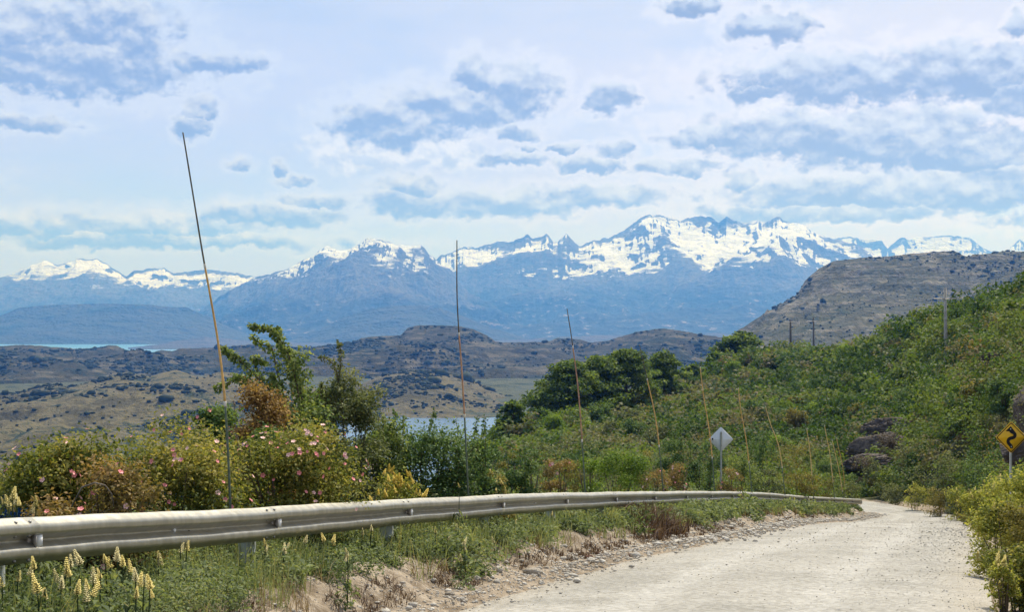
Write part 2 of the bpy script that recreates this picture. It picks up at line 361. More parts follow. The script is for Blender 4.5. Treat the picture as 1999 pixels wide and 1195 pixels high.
def road_mat():
    m, q, out = new_mat('pale_gravel'); pos = geo_pos(q)
    at = q.n('ShaderNodeAttribute', attribute_name='across').outputs['Fac']
    n1 = q.noise(pos, 0.5, 5, 0.6); n2 = q.noise(pos, 6.0, 6, 0.7); n3 = q.noise(pos, 55.0, 3, 0.7)
    vo = q.n('ShaderNodeTexVoronoi', feature='F1'); q.put(vo.inputs['Vector'], pos); vo.inputs['Scale'].default_value = 38.0
    st = q.step(vo.outputs['Distance'], 0.32, 0.12)
    big = q.step(q.n('ShaderNodeSeparateColor', inp={0: vo.outputs['Color']}).outputs[0], 0.62, 0.8)
    c = q.mix(q.step(n1, 0.3, 0.7), (0.295, 0.283, 0.256), (0.39, 0.373, 0.34))
    c = q.mix(q.step(n2, 0.38, 0.66), q.mix(1.0, c, (0.86, 0.85, 0.83), 'MULTIPLY'), c)
    c = q.mix(q.step(n3, 0.6, 0.75, 0, 0.5), c, (0.27, 0.245, 0.21))
    c = q.mix(q.m('MULTIPLY', q.m('MULTIPLY', st, big), 0.6), c, (0.54, 0.515, 0.47))
    wt = q.m('ABSOLUTE', q.m('SUBTRACT', q.m('ABSOLUTE', q.m('ADD', at, q.m('MULTIPLY', q.m('SUBTRACT', n1, 0.5), 0.25))), 0.36))
    c = q.mix(q.m('MULTIPLY', q.step(wt, 0.16, 0.03), q.step(n2, 0.3, 0.6, 0.15, 0.6)), c, (0.41, 0.395, 0.365))
    c = q.mix(q.step(q.noise(q.v('MULTIPLY', pos, (1.0, 0.45, 1.0)), 1.1, 6, 0.7), 0.56, 0.72, 0, 0.35), c, (0.26, 0.24, 0.205))
    vg = q.n('ShaderNodeTexVoronoi', feature='F1'); q.put(vg.inputs['Vector'], pos); vg.inputs['Scale'].default_value = 21.0
    gr = q.n('ShaderNodeSeparateColor', inp={0: vg.outputs['Color']}).outputs[1]
    c = q.mix(0.55, c, q.mix(1.0, c, q.ramp(gr, [(0.0, (0.62, 0.61, 0.59)), (0.5, (1.0, 1.0, 1.0)), (1.0, (1.35, 1.35, 1.34))]), 'MULTIPLY'))
    edge = q.step(q.m('ADD', q.m('ABSOLUTE', at), q.m('MULTIPLY', q.m('SUBTRACT', n2, 0.5), 0.5)), 0.72, 1.0)
    c = q.mix(q.m('MULTIPLY', edge, 0.55), c, q.mix(q.step(n3, 0.35, 0.65), (0.22, 0.185, 0.14), (0.52, 0.47, 0.39)))
    h = q.m('ADD', q.m('MULTIPLY', n2, 0.5), q.m('ADD', q.m('MULTIPLY', n3, 0.4), q.m('MULTIPLY', st, 0.5)))
    principled(q, out, c, 0.95, 0, (q.m('ADD', h, q.m('MULTIPLY', gr, 0.15)), 0.5, 0.03), 0.1); return m
def water_mat(name, col, rough, bscale, bst):
    m, q, out = new_mat(name); pos = geo_pos(q)
    n = q.noise(q.v('MULTIPLY', pos, (1.0, 0.35, 1.0)), bscale, 4, 0.6)
    principled(q, out, col, rough, 0, (n, bst, 0.4), 0.5); return m
def rock_mat(name, a, b, scale=3.0):
    m, q, out = new_mat(name); p = q.n('ShaderNodeTexCoord').outputs['Object']
    n = q.noise(p, scale, 7, 0.68); n2 = q.noise(q.v('MULTIPLY', p, (1, 1, 2.5)), scale * 4, 5, 0.7)
    c = q.mix(q.step(n, 0.32, 0.68), a, b); c = q.mix(q.step(n2, 0.56, 0.75, 0, 0.5), c, [v*0.4 for v in a])
    principled(q, out, c, 0.9, 0, (q.m('ADD', n, n2), 0.8, 0.06), 0.2); return m
def steel_mat(name, col, rough, metal, streak=0.12):
    m, q, out = new_mat(name); p = q.n('ShaderNodeTexCoord').outputs['Object']
    n = q.noise(q.v('MULTIPLY', p, (1, 1, 0.35)), 9.0, 6, 0.65); n2 = q.noise(p, 70.0, 3, 0.6)
    c = q.mix(q.step(n, 0.35, 0.7), [v*(1-streak) for v in col], [v*(1+streak) for v in col])
    c = q.mix(q.step(n2, 0.62, 0.75, 0, 0.35), c, (0.24, 0.21, 0.17))
    principled(q, out, c, q.m('ADD', rough, q.m('MULTIPLY', n, 0.15)), metal, (n, 0.08, 0.01), 0.4); return m

# ------------------------------------------------------------------ big terrain sheets (each ridge at its own distance)
def curve(pts, xs): a = np.array(pts, float); return np.interp(xs, a[:,0], a[:,1])
def val(d, xs): return np.full(len(xs), float(d)) if isinstance(d, (int, float)) else curve(d, xs)
def catmull(A, t):
    """A (n, m): rows; t scalar in 0..n-1"""
    n = len(A); i = min(int(t), n-2); f = t - i
    p0 = A[max(i-1, 0)]; p1 = A[i]; p2 = A[i+1]; p3 = A[min(i+2, n-1)]
    m1 = (p2-p0)/2; m2 = (p3-p1)/2
    return (2*f**3-3*f**2+1)*p1 + (f**3-2*f**2+f)*m1 + (-2*f**3+3*f**2)*p2 + (f**3-f**2)*m2
def sheet(name, x0, x1, ncol, rows, nsub, mat, disp=None, back=(1.25, -1.0), nback=14, crest=0.0, cscale=18.0, seed=1, linear=False):
    xs = np.linspace(x0, x1, ncol)
    Ds = np.array([val(r[0], xs) for r in rows]); Ys = np.array([val(r[1], xs) for r in rows])
    if crest: Ys[-1] -= crest * (fbm(xs / cscale, xs*0 + 3.3, seed, 5, 0.6) - 0.5) * 2
    Zs = (HY - Ys) / F * Ds
    n = len(rows); gx = []; gd = []; gz = []; ts = []
    for k in range((n-1)*nsub + 1):
        t = k / nsub
        if linear:
            i = min(int(t), n-2); f = t - i; d = Ds[i]*(1-f)+Ds[i+1]*f; z = Zs[i]*(1-f)+Zs[i+1]*f
        else: d = catmull(Ds, t); z = catmull(Zs, t)
        gd.append(d); gz.append(z); ts.append(np.full(ncol, t / (n-1)))
    for k in range(1, nback+1):
        f = k / nback; d = Ds[-1] * (1 + (back[0]-1)*f); gd.append(d)
        gz.append(Zs[-1] + (back[1]*abs(Ds[-1]) * (f**1.3))); ts.append(np.full(ncol, 1 + f))
    D = np.array(gd); Z = np.array(gz); T = np.array(ts); X = (xs[None,:] - CX) / F * D
    if disp is not None: Z = Z + disp(X, D, T, xs[None,:] + 0*D)
    nr = len(D); V = np.stack([X, D, Z], -1).reshape(-1, 3)
    i = np.arange(nr-1)[:,None]*ncol + np.arange(ncol-1)[None,:]
    Q = np.stack([i, i+1, i+1+ncol, i+ncol], -1).reshape(-1, 4)
    o = mesh_np(name, V, [Q], mat, None, True, {'crest': T.ravel(), 'rid': disp.rid.ravel()} if name == 'mountain' else None); o['kind'] = 'structure'
    o['category'] = name.split('_')[-1]
    return o, X, D, Z, T

mt_mat = mountain_mat('snow_rock_forest', 325, 460, 1.0, 0.76)
mt_left = mountain_mat('snow_rock_forest_west', 230, 370, 0.62, 0.74)
mt_mid = mountain_mat('snow_rock_forest_centre', 235, 400, 0.75, 0.72)
mt_back = mountain_mat('icefield_rock', 160, 280, 0.8, 0.70)
def mt_disp(amp, sc, seed, top=0.25):
    def f(X, D, T, px):
        m = np.where(T <= 1, np.sin(np.pi * np.clip(T, 0, 1))**0.8 + top * sstep(T, 0.7, 1.0) * (T < 0.999), 0.5)
        r = fbm(X/sc, D/(sc*1.3), seed, 7, 0.52, True) - 0.55
        f.rid = r
        return amp * m * r * np.where(T > 1, 0.4, 1)
    return f
far_back = [(1560,500),(1600,482),(1620,472),(1660,461),(1690,470),(1708,466),(1722,470),(1733,486),(1741,478),(1752,468),(1762,463),(1775,468),(1787,463),(1820,462),(1850,459),(1880,463),(1892,463),(1912,478),(1930,489),(1958,492),(1975,482),(1991,472),(2010,480),(2050,495),(2150,480),(2300,500)]
sheet('mountain', 1540, 2320, 420, [(14500, 640), (15600, 560), (16600, far_back)], 46, mt_back, mt_disp(260, 600, 5), (1.06, -0.01), crest=3, cscale=9, seed=9)
l1 = [(-350,560),(-200,520),(-60,548),(0,545),(18,540),(45,531),(75,520),(92,516),(108,521),(150,512),(178,508),(190,506),(205,512),(228,528),(246,540),(262,529),(300,524),(318,522),(340,534),(370,530),(400,526),(430,529),(460,532),(490,540),(520,562),(600,590)]
sheet('mountain', -350, 600, 520, [(11800, 650), (13200, [(-350,600),(0,590),(250,585),(600,610)]), (14200, l1)], 60, mt_left, mt_disp(330, 700, 21), (1.08, -0.012), crest=3.5, cscale=12, seed=3)
l3 = [(780,560),(830,520),(862,499),(885,490),(905,483),(930,483),(950,476),(972,472),(1000,474),(1018,464),(1030,459),(1040,467),(1052,464),(1067,456),(1078,470),(1088,480),(1098,472),(1105,465),(1118,478),(1131,490),(1150,478),(1168,469),(1190,464),(1215,452),(1236,437),(1252,424),(1268,424),(1275,430),(1290,427),(1318,430),(1330,432),(1342,425),(1360,424),(1385,421),(1402,434),(1410,430),(1418,420),(1432,430),(1450,436),(1472,436),(1480,430),(1488,436),(1505,430),(1520,423),(1532,434),(1552,442),(1580,455),(1620,472),(1660,487),(1700,497),(1740,515),(1800,540),(1900,570),(2050,600),(2300,620)]
m3 = [(780,620),(900,590),(1000,565),(1150,545),(1300,530),(1450,510),(1520,495),(1600,520),(1700,545),(1900,600),(2300,630)]
sheet('mountain', 780, 2300, 900, [(8900, 668), (10500, [(780,650),(1000,640),(1200,615),(1500,585),(1800,620),(2300,650)]), (11800, m3), (13000, l3)], 60, mt_mat, mt_disp(430, 900, 33, 0.3), (1.1, -0.012), crest=4.5, cscale=10, seed=5)
l2 = [(330,655),(380,618),(430,578),(470,556),(500,541),(530,534),(560,526),(590,512),(610,505),(625,496),(640,491),(652,496),(668,497),(690,490),(708,485),(718,476),(735,473),(752,477),(772,481),(790,484),(800,488),(822,496),(845,510),(862,522),(885,548),(905,580),(950,612),(1020,640),(1100,660)]
sheet('mountain', 330, 1100, 640, [(8600, 668), (9700, [(330,668),(500,640),(650,600),(760,580),(850,610),(1100,664)]), (10600, [(330,662),(430,615),(560,560),(650,535),(740,515),(830,545),(900,600),(1100,662)]), (11200, l2)], 50, mt_mid, mt_disp(460, 700, 47, 0.3), (1.08, -0.012), crest=3.5, cscale=11, seed=6)

# dark wooded ridges on the far lake's shore
dusk = hill_mat('wooded_ridge', (0.035, 0.045, 0.03), (0.06, 0.06, 0.042), (0.016, 0.026, 0.018), 0.12, 0.05)
rdisp = lambda amp, sc, seed: (lambda X, D, T, px: amp * (fbm(X/sc, D/sc, seed, 6, 0.5) - 0.5) * np.where(T <= 1, np.sin(np.pi*np.clip(T, 0, 1))**0.7, 0.3))
sheet('hill', -300, 560, 260, [(8000, 673), (8500, [(-300,650),(0,645),(200,632),(350,640),(560,668)]), (8900, [(-300,640),(-60,632),(0,617),(38,601),(90,596),(200,593),(290,595),(335,600),(365,600),(400,616),(450,640),(500,660),(560,675)])], 30, dusk, rdisp(60, 700, 61), (1.06, -0.01), crest=1, seed=2)
sheet('hill', 480, 1150, 260, [(7400, 690), (7900, [(480,686),(600,668),(700,640),(800,625),(900,640),(1000,665),(1150,690)]), (8300, [(480,684),(560,668),(600,654),(640,636),(680,616),(720,604),(760,597),(820,597),(860,603),(900,616),(960,640),(1040,664),(1150,690)])], 30, dusk, rdisp(60, 600, 63), (1.06, -0.01), crest=1, seed=4)
# low shore with pale patches
sheet('hill', 250, 1500, 300, [(6200, 705), (6900, 682), (7600, [(250,690),(275,678),(330,668),(400,658),(460,664),(560,668),(700,672),(1000,664),(1150,655),(1400,650),(1500,655)])], 20,
      hill_mat('pale_shore', (0.045, 0.045, 0.04), (0.13, 0.115, 0.10), (0.02, 0.03, 0.022), 0.12, 0.12), rdisp(40, 500, 65), (1.08, -0.008), crest=2, seed=8)

# base land reaching the horizon, and the two lakes
def flat(name, pts, z, mat, cat):
    o = mesh_np(name, [(x, y, z) for x, y in pts], [np.array([[0, 1, 2, 3]])], mat); tag(o, None, cat, None, 'structure'); return o
flat('land', [(-30000, -400), (30000, -400), (30000, 40000), (-30000, 40000)], -175, plain('valley_land', (0.06, 0.065, 0.04), 0.95, 0, 0.3, 0.004), 'ground')
flat('lake', [(-4200, 4200), (2500, 4200), (3500, 9200), (-5200, 9200)], -150, water_mat('turquoise_water', (0.03, 0.19, 0.36), 0.32, 0.02, 0.15), 'lake')
flat('lake', [(-330, 560), (120, 560), (140, 1300), (-420, 1300)], -90, water_mat('blue_lake_water', (0.05, 0.11, 0.19), 0.22, 0.05, 0.25), 'lake')

# ------------------------------------------------------------------ middle distance
brown = hill_mat('dry_grass_hill', (0.028, 0.028, 0.011), (0.100, 0.084, 0.033), (0.010, 0.017, 0.009), 0.155, 0.9, rock=(0.15, 0.13, 0.08))  # grass darkened overall: likely cloud shade on this hill is put into the colour
tan = hill_mat('pale_grass_knoll', (0.070, 0.062, 0.027), (0.21, 0.175, 0.088), (0.018, 0.027, 0.013), 0.12, 1.3)
scrubby = hill_mat('scrub_slope', (0.06, 0.07, 0.038), (0.11, 0.115, 0.06), (0.02, 0.03, 0.016), 0.10, 0.7)
m1 = [(-400,668),(-150,672),(0,676),(30,674),(65,674),(100,678),(150,681),(185,680),(212,674),(228,675),(245,684),(270,687),(300,688),(315,683),(335,686),(350,681),(420,679),(500,672),(560,676),(600,679),(640,673),(690,671),(705,660),(720,658),(760,656),(782,655),(795,641),(812,636),(850,635),(890,636),(925,643),(950,655),(968,667),(990,669),(1050,668),(1075,666),(1088,660),(1110,661),(1135,664),(1155,669),(1185,666),(1210,658),(1245,648),(1290,641),(1325,645),(1360,652),(1395,657),(1420,661),(1440,672),(1480,690),(1600,720)]
sm_disp = lambda amp, sc, seed, pw=0.7: (lambda X, D, T, px: amp * (fbm(X/sc, D/(sc*0.9), seed, 6, 0.52) - 0.5) * np.where(T <= 1, np.sin(np.pi*np.clip(T, 0, 1))**pw, 0.4))
valley = sheet('valley', -700, 2500, 160, [(240, 1330), (450, 1080), (700, 975), (1000, 874), (1250, 823.5), (1500, 784), (2000, 738), (2700, 722)], 8, scrubby, sm_disp(5, 60, 70), (1.4, -0.01))
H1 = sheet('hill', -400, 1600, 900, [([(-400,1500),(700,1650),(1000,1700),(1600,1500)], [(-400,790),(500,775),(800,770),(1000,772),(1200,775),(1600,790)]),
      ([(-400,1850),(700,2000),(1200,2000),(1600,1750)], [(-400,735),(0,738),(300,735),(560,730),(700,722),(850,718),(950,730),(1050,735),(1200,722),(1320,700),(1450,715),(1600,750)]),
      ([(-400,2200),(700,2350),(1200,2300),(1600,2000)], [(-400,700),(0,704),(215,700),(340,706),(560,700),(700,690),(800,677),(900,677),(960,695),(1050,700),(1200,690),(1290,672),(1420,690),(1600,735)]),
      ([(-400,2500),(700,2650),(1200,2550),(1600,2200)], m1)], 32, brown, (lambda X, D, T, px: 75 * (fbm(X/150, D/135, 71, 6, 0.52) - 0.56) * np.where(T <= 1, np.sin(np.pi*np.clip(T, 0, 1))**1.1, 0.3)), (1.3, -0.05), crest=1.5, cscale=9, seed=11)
H3 = sheet('hill', 560, 1130, 300, [(1270, [(560,822),(1130,822)]), (1420, [(560,800),(700,785),(850,768),(950,788),(1020,806),(1130,815)]), (1560, [(560,800),(660,775),(740,748),(800,738),(870,742),(940,764),(1000,785),(1130,805)]),
      (1700, [(560,800),(640,780),(690,757),(730,738),(760,729),(800,722),(845,723),(885,732),(930,747),(965,762),(1000,775),(1030,785),(1130,800)])], 24, tan, sm_disp(18, 55, 73), (1.15, -0.03), crest=1.5, cscale=12, seed=12)
H2 = sheet('hill', -420, 900, 560, [(520, [(-420,950),(500,950),(700,990),(900,1030)]), (820, [(-420,890),(0,890),(300,885),(500,895),(700,925),(900,940)]), (1080, [(-420,838),(0,822),(150,812),(330,805),(450,800),(600,818),(700,850),(760,856),(900,866)]),
      (1300, [(-420,800),(0,790),(150,776),(300,762),(420,760),(560,775),(640,800),(700,818),(780,836),(900,846)]),
      (1500, [(-420,790),(0,778),(30,776),(60,764),(90,756),(107,751),(125,754),(142,758),(180,748),(215,735),(248,728),(270,733),(293,737),(320,730),(345,726),(370,733),(395,735),(430,727),(455,728),(490,736),(560,746),(620,760),(680,778),(740,800),(800,826),(850,845),(900,860)])], 26, tan, sm_disp(42, 95, 75), (1.15, -0.035), crest=2, cscale=12, seed=13)
mesa_c = [(1400,690),(1430,662),(1450,640),(1470,627),(1492,612),(1515,600),(1533,590),(1555,576),(1562,566),(1570,550),(1582,538),(1600,524),(1625,511),(1660,506),(1700,502),(1740,500),(1790,494),(1830,491),(1862,489),(1880,499),(1890,500),(1940,494),(1999,491),(2100,486),(2400,480)]
def mesa_disp(X, D, T, px):
    m = np.where(T <= 1, np.sin(np.pi*np.clip(T, 0, 1))**0.6, 0.3)
    a = 30 * (fbm(X/160, D/160, 81, 6, 0.55) - 0.5)
    b = 26 * (fbm(X/70, D/50, 83, 5, 0.6, True) - 0.6)
    return m * (a + b)
H4 = sheet('hill', 1400, 2400, 620, [(1250, [(1400,720),(1600,735),(2400,760)]), (1550, [(1400,702),(1500,668),(1600,645),(1700,630),(2000,625),(2400,620)]), (1800, [(1400,694),(1450,662),(1540,618),(1600,580),(1700,560),(1900,553),(2400,545)]),
      (1900, [(1400,692),(1440,656),(1500,615),(1560,580),(1590,545),(1625,524),(1700,518),(1860,508),(2400,498)]), (1980, mesa_c)], 30,
      hill_mat('rocky_mesa', (0.058, 0.062, 0.032), (0.110, 0.104, 0.062), (0.030, 0.038, 0.020), 0.12, 1.0, rock=(0.24, 0.215, 0.155)), mesa_disp, (1.2, -0.01), crest=1.5, cscale=10, seed=14)

ICO_V = None
def ico():
    t = (1 + 5**0.5) / 2
    v = np.array([(-1,t,0),(1,t,0),(-1,-t,0),(1,-t,0),(0,-1,t),(0,1,t),(0,-1,-t),(0,1,-t),(t,0,-1),(t,0,1),(-t,0,-1),(-t,0,1)], float)
    v /= np.linalg.norm(v[0])
    f = np.array([(0,11,5),(0,5,1),(0,1,7),(0,7,10),(0,10,11),(1,5,9),(5,11,4),(11,10,2),(10,7,6),(7,1,8),(3,9,4),(3,4,2),(3,2,6),(3,6,8),(3,8,9),(4,9,5),(2,4,11),(6,2,10),(8,6,7),(9,8,1)])
    return v, f
def ico2():
    v, f = ico(); vs = [tuple(a) for a in v]; cache = {}; out = []
    def mid(a, b):
        k = (min(a, b), max(a, b))
        if k not in cache:
            p = (np.array(vs[a]) + np.array(vs[b])) / 2; p /= np.linalg.norm(p); cache[k] = len(vs); vs.append(tuple(p))
        return cache[k]
    for a, b, c in f:
        ab, bc, ca = mid(a, b), mid(b, c), mid(c, a); out += [(a, ab, ca), (b, bc, ab), (c, ca, bc), (ab, bc, ca)]
    return np.array(vs), np.array(out)
def blobs(pos, sx, sy, sz, rng, jit=0.28, base=None):
    """many lumpy little solids as one vertex/face set"""
    v, f = base if base is not None else ico(); n = len(pos); k = len(v)
    j = 1 + jit * (rng.random((n, k, 1)) * 2 - 1)
    a = rng.random(n) * 6.283; cs, sn = np.cos(a)[:,None], np.sin(a)[:,None]
    L = v[None] * j * np.stack([sx, sy, sz], -1)[:,None,:]
    W = np.stack([L[...,0]*cs - L[...,1]*sn, L[...,0]*sn + L[...,1]*cs, L[...,2]], -1) + pos[:,None,:]
    Fa = f[None] + (np.arange(n)*k)[:,None,None]
    return W.reshape(-1, 3), Fa.reshape(-1, 3)
def scatter_on(sh, n, rng, dens, tmax=0.98):
    o, X, D, Z, T = sh; nr, nc = X.shape
    r = rng.random(n*6) * (np.argmax(T[:,0] > tmax) - 1); c = rng.random(n*6) * (nc - 2)
    ir = r.astype(int); ic = c.astype(int)
    x, d, z = X[ir, ic], D[ir, ic], Z[ir, ic]
    keep = rng.random(len(x)) < dens(x, d, z); x, d, z = x[keep][:n], d[keep][:n], z[keep][:n]
    return np.stack([x, d, z], -1)
far_scrub = leaf_mat('distant_scrub', [(0.0, (0.012, 0.018, 0.010)), (0.6, (0.022, 0.032, 0.016)), (1.0, (0.045, 0.055, 0.026))], 0.0, 0.9)
def scrub(sh, n, seed, size, thr, sc, label):
    rng = np.random.default_rng(seed)
    d = lambda x, y, z: np.clip((fbm(x/sc, y/sc, seed, 5, 0.6) - thr) * 9, 0.03, 1)
    pos = scatter_on(sh, n, rng, d); m = len(pos)
    s = size * np.exp(rng.normal(0, 0.55, m)) * (pos[:,1] / 1500.0)**0.5
    pos[:,2] += s * 0.25
    V, Fa = blobs(pos, s*(0.8+rng.random(m)), s*(0.8+0.5*rng.random(m)), s*(0.55+0.35*rng.random(m)), rng, 0.3)
    t = np.repeat(rng.random(m), 12)
    o = mesh_np('distant_scrub', V, [Fa], far_scrub, None, False, {'tint': t}); tag(o, label, 'scrub', None, 'stuff'); return o
scrub(H1, 14000, 101, 1.15, 0.50, 150, 'dark scrub dotted over the long brown hill')
scrub(H3, 2600, 103, 1.1, 0.48, 60, 'dark scrub speckling the tan knoll beyond the lake')
scrub(H2, 9000, 105, 1.1, 0.51, 50, 'dark scrub patches on the pale grassy knolls')
scrub(H4, 2400, 107, 0.8, 0.50, 90, 'dark scrub clinging to the rocky mesa side')

# ------------------------------------------------------------------ road, rail line and near ground
RAIL = [(-60, 1006, 8.9), (35, 1012, 9.7), (520, 990, 13.57), (785, 975.5, 17.43), (970, 966.5, 21.27), (1097, 962.5, 25.1), (1195, 961, 28.95), (1272, 960, 32.8), (1335, 959.5, 36.6),
        (1384, 959.5, 40.4), (1426, 960, 44.3), (1463, 961, 48.1), (1500, 963, 51.9), (1531, 965.5, 55.6), (1557, 968, 59.4), (1582, 970, 63.1), (1605, 971, 66.9), (1627, 972, 70.5), (1645, 973, 74.0), (1662, 974, 77.8), (1680, 975, 81.0)]
rp = np.array([P(*a) for a in RAIL[1:]])
dirn = rp[1] - rp[0]; dirn[0] *= 0.85
rp = np.vstack([rp[0] - dirn*2, rp[0] - dirn, rp])          # two more posts towards the camera, out of frame
rail_D = rp[:,1]
def rail_x(d): return np.interp(d, rail_D, rp[:,0])
def rail_top(d): return np.interp(d, rail_D, rp[:,2])
LR = [(-3.6,-6, 1.0,-6, -0.75), (-2.95,2, 2.2,2, -1.62), (-1.75,9, 3.4,9, -2.40), (-0.67,14.5, 4.79,14.5, -2.985), (1.65,23, 7.5,23, -3.94), (2.95,27, 8.7,27, -4.40), (5.6,35, 11.2,34.5, -5.34), (8.6,44.5, 14.1,44.5, -6.5),
      (11.6,54, 17.1,54, -7.75), (14.4,62, 19.6,62, -8.86), (17.1,70, 22.1,69.5, -9.85), (18.9,75, 23.5,76, -10.5), (20.5,80.5, 23.9,82, -11.15), (20.9,83.5, 23.0,91, -11.7), (18.8,87, 19.5,96, -12.1), (13,90.5, 13.5,99.5, -12.5), (4,93, 4,102, -13.0)]
LRa = np.array(LR, float)
def cr_resample(A, n):
    m = len(A); return np.array([catmull(A, t) for t in np.linspace(0, m-1.0001, n)])
LRd = cr_resample(LRa, 420)
RC = np.stack([(LRd[:,0]+LRd[:,2])/2, (LRd[:,1]+LRd[:,3])/2], -1); RZ = LRd[:,4]
RW = 0.5*np.hypot(LRd[:,2]-LRd[:,0], LRd[:,3]-LRd[:,1])
RT = np.gradient(RC, axis=0); RT /= np.linalg.norm(RT, axis=1, keepdims=True)
def road_frame(X, D):
    """signed distance from the centre line (left negative), surface height, half width"""
    X = np.asarray(X, float).ravel(); D = np.asarray(D, float).ravel()
    d = np.full(len(X), 1e9); zz = np.zeros(len(X)); ww = np.ones(len(X)); kk = np.zeros(len(X), int)
    near = np.where((D < 135) & (np.abs(X) < 70))[0]
    for s in range(0, len(near), 20000):
        ix = near[s:s+20000]; dx = X[ix][:,None] - RC[None,:,0]; dy = D[ix][:,None] - RC[None,:,1]
        k = np.argmin(dx*dx + dy*dy, 1); r = np.arange(len(ix))
        side = np.sign(RT[k,0]*dy[r,k] - RT[k,1]*dx[r,k])
        d[ix] = -side * np.sqrt(dx[r,k]**2 + dy[r,k]**2); zz[ix] = RZ[k]; ww[ix] = RW[k]; kk[ix] = k
    return d, zz, ww, kk
# control heights: (column, row, distance)
CT = []
for d in (3, 6, 9, 12, 15, 18, 22, 26, 31, 37, 44, 52, 60, 68, 76):
    x, z = rail_x(d), rail_top(d) - 0.8
    CT.append((x/d*F + CX, HY - z/d*F, d)); x2 = x - 2.2 - 0.02*d; z2 = z - 0.35; CT.append((x2/d*F + CX, HY - z2/d*F, d))
    if d < 50: x3 = x - 7 - 0.1*d; z3 = z - 2.6 - 0.05*d; CT.append((x3/d*F + CX, HY - z3/d*F, d))
for (x, y, d) in [(-1500,1300,10),(-700,1250,20),(-200,1200,25),(0,1300,45),(300,1300,45),(600,1230,45),(850,1130,45),(1000,1060,50),(1100,1055,60),(1250,1020,70),(1400,1000,75),(1520,985,82),
    (-800,1400,100),(0,1400,100),(300,1390,100),(600,1330,100),(800,1200,100),(900,1080,105),(1000,985,110),(1100,945,115),(1200,935,115),(1350,930,115),(1500,925,118),(1600,935,118),
    (0,1300,200),(500,1270,200),(800,1130,200),(900,960,195),(-800,1300,200),
    (960,872,185),(1060,850,200),(1200,818,230),(1290,780,260),(1350,750,290),(1440,722,340),(1545,703,350),(1600,700,300),(1700,676,240),(1780,652,195),(1845,634,175),(1900,627,165),(1999,592,150),(2200,530,150),(2500,480,150),
    (1000,905,150),(1100,880,160),(1300,850,180),(1500,800,200),(1400,860,150),(1600,850,150),(1600,760,235),(1750,810,150),(1850,742,144),(1700,880,125),
    (1720,965,100),(1800,960,90),(1850,925,84),(1920,965,62),(1960,900,70),(1999,850,64),(1990,770,84),(1950,700,105),(2100,820,55),(2200,700,70),(2400,700,50),(2600,900,25),(2700,1000,12),(2300,1050,14),(2080,1150,16),(2080,1020,26),(2050,960,40),
    (960,960,260),(1060,930,290),(1200,890,320),(1290,850,350),(1440,790,430),(1545,760,440),(1700,740,330),(1845,690,250),(1999,640,220),(2300,560,230),
    (900,1010,320),(600,1150,330),(0,1160,330),(-800,1160,330),(1000,1000,430),(0,1090,430),(1300,900,440),(1700,800,450),(2200,680,450),(600,1090,430)]: CT.append((x, y, d))
CTa = np.array(CT, float)
def _uv(x, d): return np.stack([np.asarray(x, float)/420.0, np.log(np.asarray(d, float))*2.2], -1)
cu = _uv(CTa[:,0], CTa[:,2])
def _k(r2): return 0.5 * r2 * np.log(r2 + 1e-9)
nC = len(cu); A = np.zeros((nC+3, nC+3)); A[:nC,:nC] = _k(((cu[:,None]-cu[None])**2).sum(-1)) + np.eye(nC)*0.02
A[:nC,nC] = 1; A[:nC,nC+1:] = cu; A[nC,:nC] = 1; A[nC+1:,:nC] = cu.T
sol = np.linalg.solve(A, np.concatenate([CTa[:,1], np.zeros(3)]))
def rbf_z(X, D):
    X = np.asarray(X, float).ravel(); D = np.maximum(np.asarray(D, float).ravel(), 1.5); out = np.zeros(len(X))
    for s in range(0, len(X), 20000):
        q = _uv(np.clip(X[s:s+20000]/D[s:s+20000]*F + CX, -2200, 4200), D[s:s+20000])
        out[s:s+20000] = _k(((q[:,None]-cu[None])**2).sum(-1)) @ sol[:nC] + sol[nC] + q @ sol[nC+1:]
    return (HY - out) / F * D
def ground(X, D, full=False):
    shp = np.shape(X); X = np.asarray(X, float).ravel(); D = np.asarray(D, float).ravel()
    z = rbf_z(X, D)
    z += sstep(D, 20, 120) * 1.6 * (fbm(X/9.0, D/12.0, 201, 5) - 0.5) + 0.25*(fbm(X/1.3, D/1.3, 203, 4) - 0.5) * sstep(D, 200, 60)
    d, zr, w, k = road_frame(X, D); e = np.abs(d) - w                 # distance outside the road edge
    lump = 0.16*(fbm(X*2.1, D*2.1, 205, 5, 0.6) - 0.5)
    # left: bank of about 0.3 m, shoulder that carries the rail, then the natural slope
    L = d < 0
    zsh = zr + 0.30 + 0.06*np.clip(e, 0, 3)
    bank = zr + (zsh - zr) * sstep(e + 0.35*(fbm(X*1.1, D*1.1, 207, 4)-0.5), 0.15, 1.0) + lump * sstep(e, 0, 0.5)
    zl = bank*(1 - sstep(e, 2.0, 6.0)) + z*sstep(e, 2.0, 6.0)
    zr2 = (zr + lump*sstep(e, 0, 0.4) + 0.08*np.clip(e, 0, 3)) * (1 - sstep(e, 0.6, 4.0)) + z*sstep(e, 0.6, 4.0)
    zz = np.where(L, zl, zr2); zz = np.where(e < 0, zr - 0.05 - 0.04*sstep(-e, 0, 0.3), zz)
    z = np.where(np.abs(d) < 1e8, zz, z)
    bare = np.where(e < 0, 1.0, np.where(L, 1 - sstep(e, 0.75, 1.25), 1 - sstep(e, 0.1, 0.9)))
    bare = np.where(np.abs(d) < 1e8, bare, 0)
    if full: return z.reshape(shp), bare.reshape(shp), d.reshape(shp), w.reshape(shp)
    return z.reshape(shp)
gz1 = lambda x, d: float(ground(np.array([x]), np.array([d]))[0])

